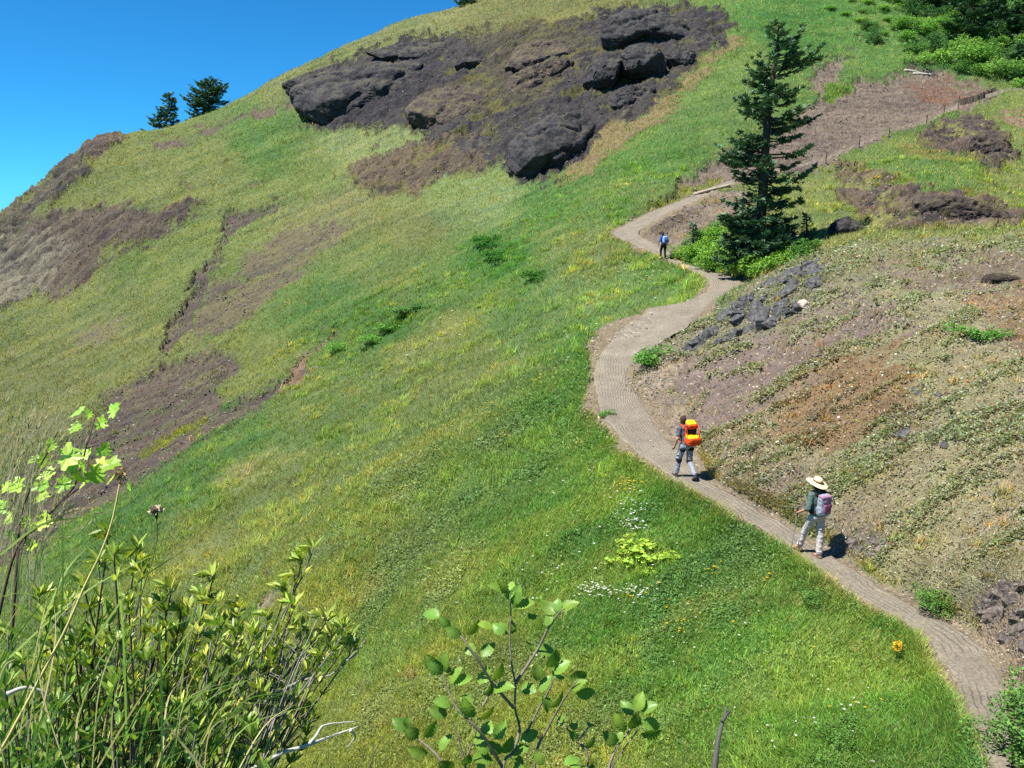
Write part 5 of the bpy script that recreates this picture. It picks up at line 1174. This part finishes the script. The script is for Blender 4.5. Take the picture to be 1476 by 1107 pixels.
def fused(name, shapes, mat, parent, voxel=.010, smooth=4, off=(0, 0, 0)):
    wrinkle = .011 if name in ('shirt', 'trousers', 'pack_body', 'pack_panel', 'top_bag', 'top_lid', 'lid') else 0
    S = Soup()
    for V, Fs in shapes: S.add(np.asarray(V) - np.array(off), Fs, (1, 1, 1))
    tmp = mesh_np(name + '_tmp', np.concatenate(S.V), [np.concatenate(v) for v in S.F.values()])
    m = tmp.modifiers.new('r', 'REMESH'); m.mode = 'VOXEL'; m.voxel_size = voxel
    s_ = tmp.modifiers.new('s', 'SMOOTH'); s_.iterations = smooth; s_.factor = .5
    dg = bpy.context.evaluated_depsgraph_get(); me = bpy.data.meshes.new_from_object(tmp.evaluated_get(dg)); me.name = name
    old = tmp.data; bpy.data.objects.remove(tmp); bpy.data.meshes.remove(old)
    if wrinkle:
        co_ = np.zeros(len(me.vertices) * 3, np.float32); me.vertices.foreach_get('co', co_); co_ = co_.reshape(-1, 3).astype(float)
        co_ += wrinkle * np.stack([fbm3(co_ * [14, 14, 22], 7 + k, 3, .6) for k in range(3)], -1); me.vertices.foreach_set('co', co_.astype(np.float32).ravel()); me.update()
    me.polygons.foreach_set('use_smooth', np.ones(len(me.polygons), bool)); me.materials.clear(); me.materials.append(mat)
    o_ = bpy.data.objects.new(name, me); return link(o_, parent)
def cloth(name, rgb, rough=.85, sc=30): return plainmat(name, tuple(lin(rgb) * .85), rough, sc, .18, .006, .5)
SKIN = plainmat('skin', (.42, .22, .15), .55, 20, .08, .001, .1)
def hand(w, d, side, up):
    """w wrist, d direction; curled fingers"""
    w = np.array(w, float); d = nrm(np.array(d, float)); up = nrm(np.array(up, float)); s_ = nrm(np.cross(d, up)); pm = w + d * .045
    out = [capsule(w, w + d * .03, .024, .026), capsule(w + d * .03 + s_ * .016, w + d * .08 + s_ * .022, .018, .016), capsule(w + d * .03 - s_ * .016, w + d * .08 - s_ * .022, .018, .016), capsule(w + d * .03, w + d * .085, .020, .017)]
    for k, l in zip((-1.5, -.5, .5, 1.5), (.85, 1.0, .95, .75)):
        b = w + d * .085 + s_ * k * .016; k1 = b + (d * .8 - up * .6) * .030 * l; k2 = k1 + (d * .1 - up * 1.0) * .022 * l; k3 = k2 + (-d * .6 - up * .7) * .018 * l
        out += [capsule(b, k1, .0085, .008, 8), capsule(k1, k2, .008, .0075, 8), capsule(k2, k3, .0075, .0065, 8)]
    b = w + d * .035 + s_ * side * .026; k1 = b + (s_ * side * .8 + d * .6 - up * .2) * .028; k2 = k1 + (d * .7 - up * .7) * .026
    return out + [capsule(b, k1, .011, .010, 8), capsule(k1, k2, .010, .008, 8)]
ROLL = np.array([[math.cos(.16), 0, math.sin(.16)], [0, 1, 0], [-math.sin(.16), 0, math.cos(.16)]])
def person(px, py, head, J, label, mats, hat=None, hair=None, sleeves=1.0, scale=1.0, trk=None, patches=None, group=None):
    p, d_ = hit(px, py); root = empty('person', p + np.array([0, 0, trk or 0.0]), label, 'person', group, head); root.scale = (scale,) * 3
    g = {k: np.array(v, float) for k, v in J.items()}
    S = []
    hc = g['head']; S += [ellipsoid(hc, (.076, .096, .115)), ellipsoid(hc + [0, .02, -.055], (.055, .072, .065)), capsule(g['neck'], hc - [0, .01, .06], .055, .05)]
    S += [ellipsoid(hc + [0, .100, -.02], (.013, .02, .022)), ellipsoid(hc + [.078, -.005, -.01], (.012, .02, .032)), ellipsoid(hc + [-.078, -.005, -.01], (.012, .02, .032)), ellipsoid(hc + [0, .088, -.06], (.026, .012, .010))]
    ch, pv = g['chest'], g['pelvis']
    torso = lambda e: [ellipsoid(ch, (.165 + e, .105 + e, .19 + e)), ellipsoid((ch + pv) / 2, (.135 + e, .095 + e, .18 + e)), capsule(g['neck'] - [0, 0, .02], ch, .06 + e, .10 + e), capsule(g['lsh'], g['rsh'], .055 + e, .055 + e)]
    S += torso(0) + [ellipsoid(pv, (.155, .11, .12))]
    for s_ in 'lr':
        S += [capsule(g[s_ + 'sh'], g[s_ + 'el'], .050, .040), capsule(g[s_ + 'el'], g[s_ + 'wr'], .040, .026), capsule(g[s_ + 'hip'], g[s_ + 'kn'], .082, .055), capsule(g[s_ + 'kn'], g[s_ + 'an'], .055, .036), capsule(g[s_ + 'an'], g[s_ + 'toe'], .036, .03)]
        S += hand(g[s_ + 'wr'], g[s_ + 'wr'] - g[s_ + 'el'], 1 if s_ == 'l' else -1, (0, .3, 1) if abs((g[s_ + 'wr'] - g[s_ + 'el'])[2]) < .15 else (0, -1, .2))
    body = fused('body', S, SKIN, root, .006, 3)
    sl = []
    for s_ in 'lr':
        sl += [capsule(g[s_ + 'sh'], g[s_ + 'el'], .068, .056)] if sleeves >= 1 else [capsule(g[s_ + 'sh'], g[s_ + 'sh'] * .35 + g[s_ + 'el'] * .65, .066, .058)]
        if sleeves > 1: e = g[s_ + 'el'] * (2 - sleeves) + g[s_ + 'wr'] * (sleeves - 1); sl += [capsule(g[s_ + 'el'], e, .056, .046)]
    fused('shirt', torso(.022) + sl + [ellipsoid(pv + [0, 0, .05], (.17, .13, .10))], mats['shirt'], root, .010, 4)
    tr = [ellipsoid(pv, (.172, .132, .13))]
    for s_ in 'lr':
        kn, an = g[s_ + 'kn'], g[s_ + 'an']; end = an + (kn - an) * mats.get('cuff', .12)
        tr += [capsule(g[s_ + 'hip'], kn, .105, .076), capsule(kn, end, .076, .066)]
        tr += [ellipsoid(kn + (g[s_ + 'hip'] - kn) * t + [RNG.normal(0, .01), RNG.normal(0, .01), 0], (.088, .09, .02)) for t in (.15, .4, .7)] + [ellipsoid(kn + (end - kn) * t, (.074, .076, .014)) for t in (.3, .62, .92)]
    fused('trousers', tr, mats['trousers'], root, .010, 3)
    for s_ in 'lr':
        an, toe = g[s_ + 'an'], g[s_ + 'toe']; heel = an - nrm(toe - an) * [1, 1, 0] * .05 - [0, 0, .045]
        fused('shoe', [capsule(heel, toe, .042, .040), capsule(an, an - [0, 0, .03], .048, .046), ellipsoid((heel + toe) / 2 - [0, 0, .02], (.048, .12, .022), math.atan2((toe - heel)[2], (toe - heel)[1]))], mats['shoe'], root, .008, 2)
    if patches:
        for s_ in 'lr':
            kn = g[s_ + 'kn']; fused('knee_patch', [ellipsoid(kn + [0, -.01, .0], (.085, .090, .10))], patches, root, .010, 2)
            fused('thigh_patch', [ellipsoid(g[s_ + 'hip'] * .8 + kn * .2 + [0, -.025, .0], (.10, .10, .09))], patches, root, .010, 2)
    for s_ in (-1, 1): fused('eye', [ellipsoid(hc + [s_ * .031, .086, 0], (.012, .012, .009))], mats['dark'], root, .004, 0)
    if hair: fused('hair', [ellipsoid(hc + [0, -.018, .018], (.085, .097, .112)), ellipsoid(hc + [0, -.055, -.06], (.062, .05, .06))], hair, root, .008, 2)
    if hat == 'straw':
        a = np.arange(48) * 2 * math.pi / 48; prof = [(.0, .115), (.05, .118), (.082, .105), (.094, .07), (.098, .022), (.105, .012), (.16, .004), (.21, -.006), (.222, -.012), (.222, -.018), (.21, -.013), (.16, -.004), (.10, .0), (.09, .01)]
        V = np.array([[r * math.cos(t), r * 1.04 * math.sin(t), z + (.012 * math.cos(2 * t) if r > .12 else 0)] for r, z in prof for t in a]); Fq = np.array([[i * 48 + k, i * 48 + (k + 1) % 48, (i + 1) * 48 + (k + 1) % 48, (i + 1) * 48 + k] for i in range(len(prof) - 1) for k in range(48)])
        ca, sa = math.cos(.24), math.sin(.24); V = np.stack([V[:, 0], V[:, 1] * ca - V[:, 2] * sa, V[:, 1] * sa + V[:, 2] * ca], -1)
        straw = plainmat('straw', tuple(lin((236, 214, 168)) * .8), .8, 90, .15, .002, .4); ho = mesh_np('hat', V @ ROLL.T + hc + [0, -.02, .055], Fq, straw, root)
        hb = [(.0985, .022), (.0995, .045), (.0955, .062), (.090, .062)]; V = np.array([[r * math.cos(t), r * 1.04 * math.sin(t), z] for r, z in hb for t in a]); V = np.stack([V[:, 0], V[:, 1] * ca - V[:, 2] * sa, V[:, 1] * sa + V[:, 2] * ca], -1)
        mesh_np('hat_band', V @ ROLL.T + hc + [0, -.02, .055], Fq[:48 * 3], cloth('hat_band_cloth', (120, 84, 60)), ho)
    if hat == 'cap': fused('cap', [ellipsoid(hc + [0, -.005, .03], (.09, .11, .10)), ellipsoid(hc + [0, .10, .03], (.07, .09, .012))], mats['cap'], root, .008, 2)
    return root, g
def worn(root, name, label, cat, base):
    e = empty(name, (0, 0, 0), label, cat); M = Matrix.Rotation(root.rotation_euler.z, 4, 'Z'); s_ = root.scale[0]
    e.location = root.location + M @ (Vector([float(b) for b in base]) * s_); e.rotation_euler = root.rotation_euler; e.scale = root.scale; return e
def rbox(c, h, rx=0.0, p=4.0):
    V = ICO4[0]; k = (np.abs(V) ** p).sum(1, keepdims=True) ** (-1 / p); V = V * k * np.array(h); ca, sa = math.cos(rx), math.sin(rx)
    return np.stack([V[:, 0], V[:, 1] * ca - V[:, 2] * sa, V[:, 1] * sa + V[:, 2] * ca], -1) + np.array(c), [ICO4[1]]
def straps(e, g, base, mat):
    for s_ in 'lr':
        sh = g[s_ + 'sh'] * .7 + g['neck'] * .3; ch = g['chest']; x = sh[0]
        pts = [np.array([x, ch[1] - .13, sh[2] + .01]), sh + [0, 0, .085], np.array([x, ch[1] + .125, ch[2] + .05]), np.array([x * 1.3, ch[1] + .08, ch[2] - .12]), np.array([x * 1.45, ch[1] - .1, ch[2] - .20])]
        V, Fs = tube(curve(pts, 14) - np.array(base), .020, 6); o_ = Soup(); o_.add(V, Fs, (1, 1, 1)); o_.build('shoulder_strap', mat, e, True)
DARK = cloth('dark_cloth', (36, 36, 38))

# straw hat hiker
J1 = dict(head=(0,.06,1.60), neck=(0,.02,1.46), chest=(0,.0,1.27), pelvis=(0,-.03,.95), lsh=(-.17,.0,1.40), rsh=(.17,.0,1.40), lel=(-.27,-.05,1.15), rel=(.27,-.07,1.14), lwr=(-.30,.14,1.02), rwr=(.22,.16,1.03),
          lhip=(-.09,-.02,.93), rhip=(.09,-.03,.93), lkn=(-.09,.19,.54), rkn=(.09,-.08,.50), lan=(-.10,.30,.14), ran=(.07,-.10,.09), ltoe=(-.10,.46,.09), rtoe=(.07,.06,.03))
hd = math.atan2(.36, .93)
r1, g1 = person(1171, 803, hd, J1, 'woman hiker in a wide straw hat, green shirt and pale trousers on the trail', dict(shirt=cloth('green_shirt', (84, 104, 96)), trousers=cloth('pale_trousers', (196, 188, 184)), shoe=cloth('tan_shoe', (120, 96, 80)), dark=DARK), 'straw', plainmat('dark_hair', (.03, .02, .015)), 1.25, 1.0)
b1 = np.array([0, -.17, 1.02]); bp = worn(r1, 'backpack', 'grey and maroon day pack worn by the straw hat hiker', 'backpack', b1)
PG = cloth('pack_grey', (142, 150, 164)); PM = cloth('pack_maroon', (150, 84, 112)); PV = cloth('pack_mauve', (156, 120, 146))
fused('pack_body', [rbox((0, -.20, 1.27), (.135, .085, .21)), rbox((0, -.2, 1.13), (.15, .09, .12))], PG, bp, .008, 3, b1)
fused('pocket', [rbox((.01, -.285, 1.19), (.085, .03, .10))], PM, bp, .007, 3, b1); fused('lid', [rbox((0, -.215, 1.43), (.13, .09, .045)), rbox((.02, -.275, 1.36), (.10, .03, .05))], PV, bp, .007, 3, b1)
fused('hip_belt', [ellipsoid((0, -.03, 1.04), (.195, .165, .035))], DARK, bp, .008, 3, b1); straps(bp, g1, b1, DARK)
b = np.array([-.31, .62, 0.0]); tpo = worn(r1, 'trekking_pole', 'thin trekking pole held in the left hand of the straw hat hiker', 'pole', b); metal, _, bb = newmat('pole_metal'); bb.inputs['Base Color'].default_value = (.45, .44, .43, 1); bb.inputs['Metallic'].default_value = .6; bb.inputs['Roughness'].default_value = .4
hw = g1['lwr'] + [0, .08, -.02]; tp_ = np.array([-.34, .30, -.02])
for nm, a_, b_, r_, m_ in (('shaft', hw + [0, 0, -.08], tp_, .011, metal), ('grip', hw + [0, -.01, .07], hw + [0, 0, -.09], .017, DARK), ('basket', tp_ + [0, 0, .05], tp_ + [0, 0, .056], .032, DARK)):
    V, Fs = tube(np.array([a_, b_]) - b, r_, 8); o_ = Soup(); o_.add(V, Fs, (1, 1, 1)); o_.build(nm, m_, tpo)

# hiker with the orange and yellow load
J2 = dict(head=(-.03,.20,1.60), neck=(0,.12,1.46), chest=(0,.06,1.27), pelvis=(0,-.02,.96), lsh=(-.19,.07,1.41), rsh=(.19,.07,1.41), lel=(-.28,.0,1.15), rel=(.28,.04,1.14), lwr=(-.30,.10,.92), rwr=(.26,.22,1.0),
          lhip=(-.10,0,.94), rhip=(.10,-.03,.94), lkn=(-.13,.14,.52), rkn=(.09,-.04,.51), lan=(-.15,.20,.11), ran=(.10,-.36,.20), ltoe=(-.16,.36,.045), rtoe=(.10,-.26,.06))
hd2 = math.atan2(.30, .95)
r2, g2 = person(987, 690, hd2, J2, 'hiker in grey trousers with black patches carrying a bright orange load', dict(shirt=cloth('grey_shirt', (84, 90, 104)), trousers=cloth('grey_trousers', (150, 154, 164)), shoe=cloth('dark_shoe', (62, 58, 56)), dark=DARK, cap=DARK), None, plainmat('brown_hair', (.04, .025, .015)), 0.65, 1.0, None, cloth('black_patch', (34, 34, 38)))
b2 = np.array([.03, -.2, 1.0]); e2 = worn(r2, 'backpack', 'tall orange and yellow pack on the back of the second hiker', 'backpack', b2)
OR = cloth('pack_orange', (232, 78, 28), .6); YE = cloth('pack_yellow', (252, 196, 20), .6)
fused('pack_body', [rbox((.05, -.24, 1.14), (.21, .15, .12), .1), rbox((.03, -.10, 1.3), (.14, .06, .25))], OR, e2, .009, 3, b2)
fused('pack_panel', [rbox((.03, -.245, 1.24), (.165, .125, .055), .3)], YE, e2, .009, 3, b2); fused('frame_panel', [rbox((.03, -.16, 1.40), (.15, .07, .09))], DARK, e2, .009, 3, b2)
fused('top_bag', [rbox((.04, -.15, 1.54), (.16, .12, .075), .2)], OR, e2, .009, 3, b2); fused('top_lid', [rbox((.02, -.15, 1.61), (.135, .11, .045), .35)], YE, e2, .009, 3, b2)
for pts in ([(-.14,-.22,1.60),(-.13,-.24,1.35),(-.10,-.34,1.05)],[(.18,-.25,1.55),(.17,-.33,1.3),(.2,-.36,1.1)]):
    V, Fs = tube(curve(pts, 10) - b2, .013, 6); o_ = Soup(); o_.add(V, Fs, (1, 1, 1)); o_.build('webbing', OR, e2, True)
straps(e2, g2, b2, OR)

# far hiker in blue
J3 = dict(head=(-.03,.13,1.58), neck=(0,.08,1.45), chest=(0,.03,1.27), pelvis=(0,-.02,.95), lsh=(-.18,.03,1.40), rsh=(.18,.03,1.40), lel=(-.28,.02,1.15), rel=(.28,-.03,1.15), lwr=(-.26,.2,1.02), rwr=(.32,.06,.93),
          lhip=(-.09,0,.93), rhip=(.09,-.02,.93), lkn=(-.08,.20,.55), rkn=(.08,-.02,.50), lan=(-.07,.20,.20), ran=(.08,-.10,.10), ltoe=(-.07,.34,.15), rtoe=(.08,.06,.035))
r3, g3 = person(956, 374, .35, J3, 'small distant hiker in blue with dark trousers at the trail corner', dict(shirt=cloth('blue_shirt', (58, 76, 178)), trousers=cloth('black_trousers', (34, 40, 44)), shoe=cloth('grey_shoe', (80, 76, 74)), dark=DARK, cap=cloth('navy_cap', (44, 42, 74))), 'cap', plainmat('hair_dark', (.02, .015, .015)), 1.4, 1.0)
b3 = np.array([0, -.17, 1.0]); e3 = worn(r3, 'backpack', 'pale blue backpack on the distant hiker', 'backpack', b3)
fused('pack_body', [rbox((-.02, -.17, 1.25), (.16, .11, .22))], cloth('pack_blue', (140, 178, 224)), e3, .009, 3, b3); fused('pocket', [rbox((-.02, -.28, 1.18), (.10, .03, .10))], cloth('pack_blue_dark', (66, 96, 172)), e3, .008, 3, b3); straps(e3, g3, b3, DARK)
# ================================================================ light, sky, camera
SUN_EL = math.radians(63); SUN_AZ = math.radians(-114)      # azimuth measured from +Y towards +X
sd = Vector((math.sin(SUN_AZ) * math.cos(SUN_EL), math.cos(SUN_AZ) * math.cos(SUN_EL), math.sin(SUN_EL)))
L = bpy.data.lights.new('sun', 'SUN'); L.energy = 4.6; L.angle = math.radians(0.5); L.color = (1, 0.96, 0.88)
lo = bpy.data.objects.new('sun', L); COL.objects.link(lo); lo.rotation_euler = sd.to_track_quat('Z', 'Y').to_euler()
w = bpy.data.worlds.new('World'); scene.world = w; w.use_nodes = True; nt = w.node_tree
bg = nt.nodes['Background']; sk = nt.nodes.new('ShaderNodeTexSky'); sk.sky_type = 'NISHITA'; sk.sun_disc = False
sk.sun_elevation = SUN_EL; sk.sun_rotation = SUN_AZ; sk.altitude = 800; sk.air_density = 0.8; sk.dust_density = 0.0; sk.ozone_density = 4.0
hs = nt.nodes.new('ShaderNodeHueSaturation'); hs.inputs['Hue'].default_value = 0.495; hs.inputs['Saturation'].default_value = 1.05; hs.inputs['Value'].default_value = 1.0
nt.links.new(sk.outputs[0], hs.inputs['Color']); tn = nt.nodes.new('ShaderNodeMix'); tn.data_type = 'RGBA'; tn.blend_type = 'MULTIPLY'; tn.inputs[0].default_value = 1.0; tn.inputs[7].default_value = (0.17, 0.74, 1.06, 1); nt.links.new(hs.outputs[0], tn.inputs[6]); nt.links.new(tn.outputs[2], bg.inputs['Color']); bg.inputs['Strength'].default_value = 0.068
cam = bpy.data.cameras.new('camera'); co = bpy.data.objects.new('camera', cam); COL.objects.link(co)
co.location = (0, 0, 0); co.rotation_euler = (math.radians(90) - PITCH, 0, 0)
cam.sensor_width = 36; cam.lens = 36 * F / 1476; cam.clip_start = 0.05; cam.clip_end = 9000
scene.camera = co
scene.view_settings.view_transform = 'Standard'; scene.view_settings.look = 'None'; scene.view_settings.exposure = 1.18; scene.view_settings.gamma = 1
scene.render.resolution_x = 1024; scene.render.resolution_y = 768

scene.cycles.use_denoising = False; scene.cycles.max_bounces = 5; scene.cycles.diffuse_bounces = 2; scene.cycles.glossy_bounces = 1; scene.cycles.transmission_bounces = 3; scene.cycles.transparent_max_bounces = 4
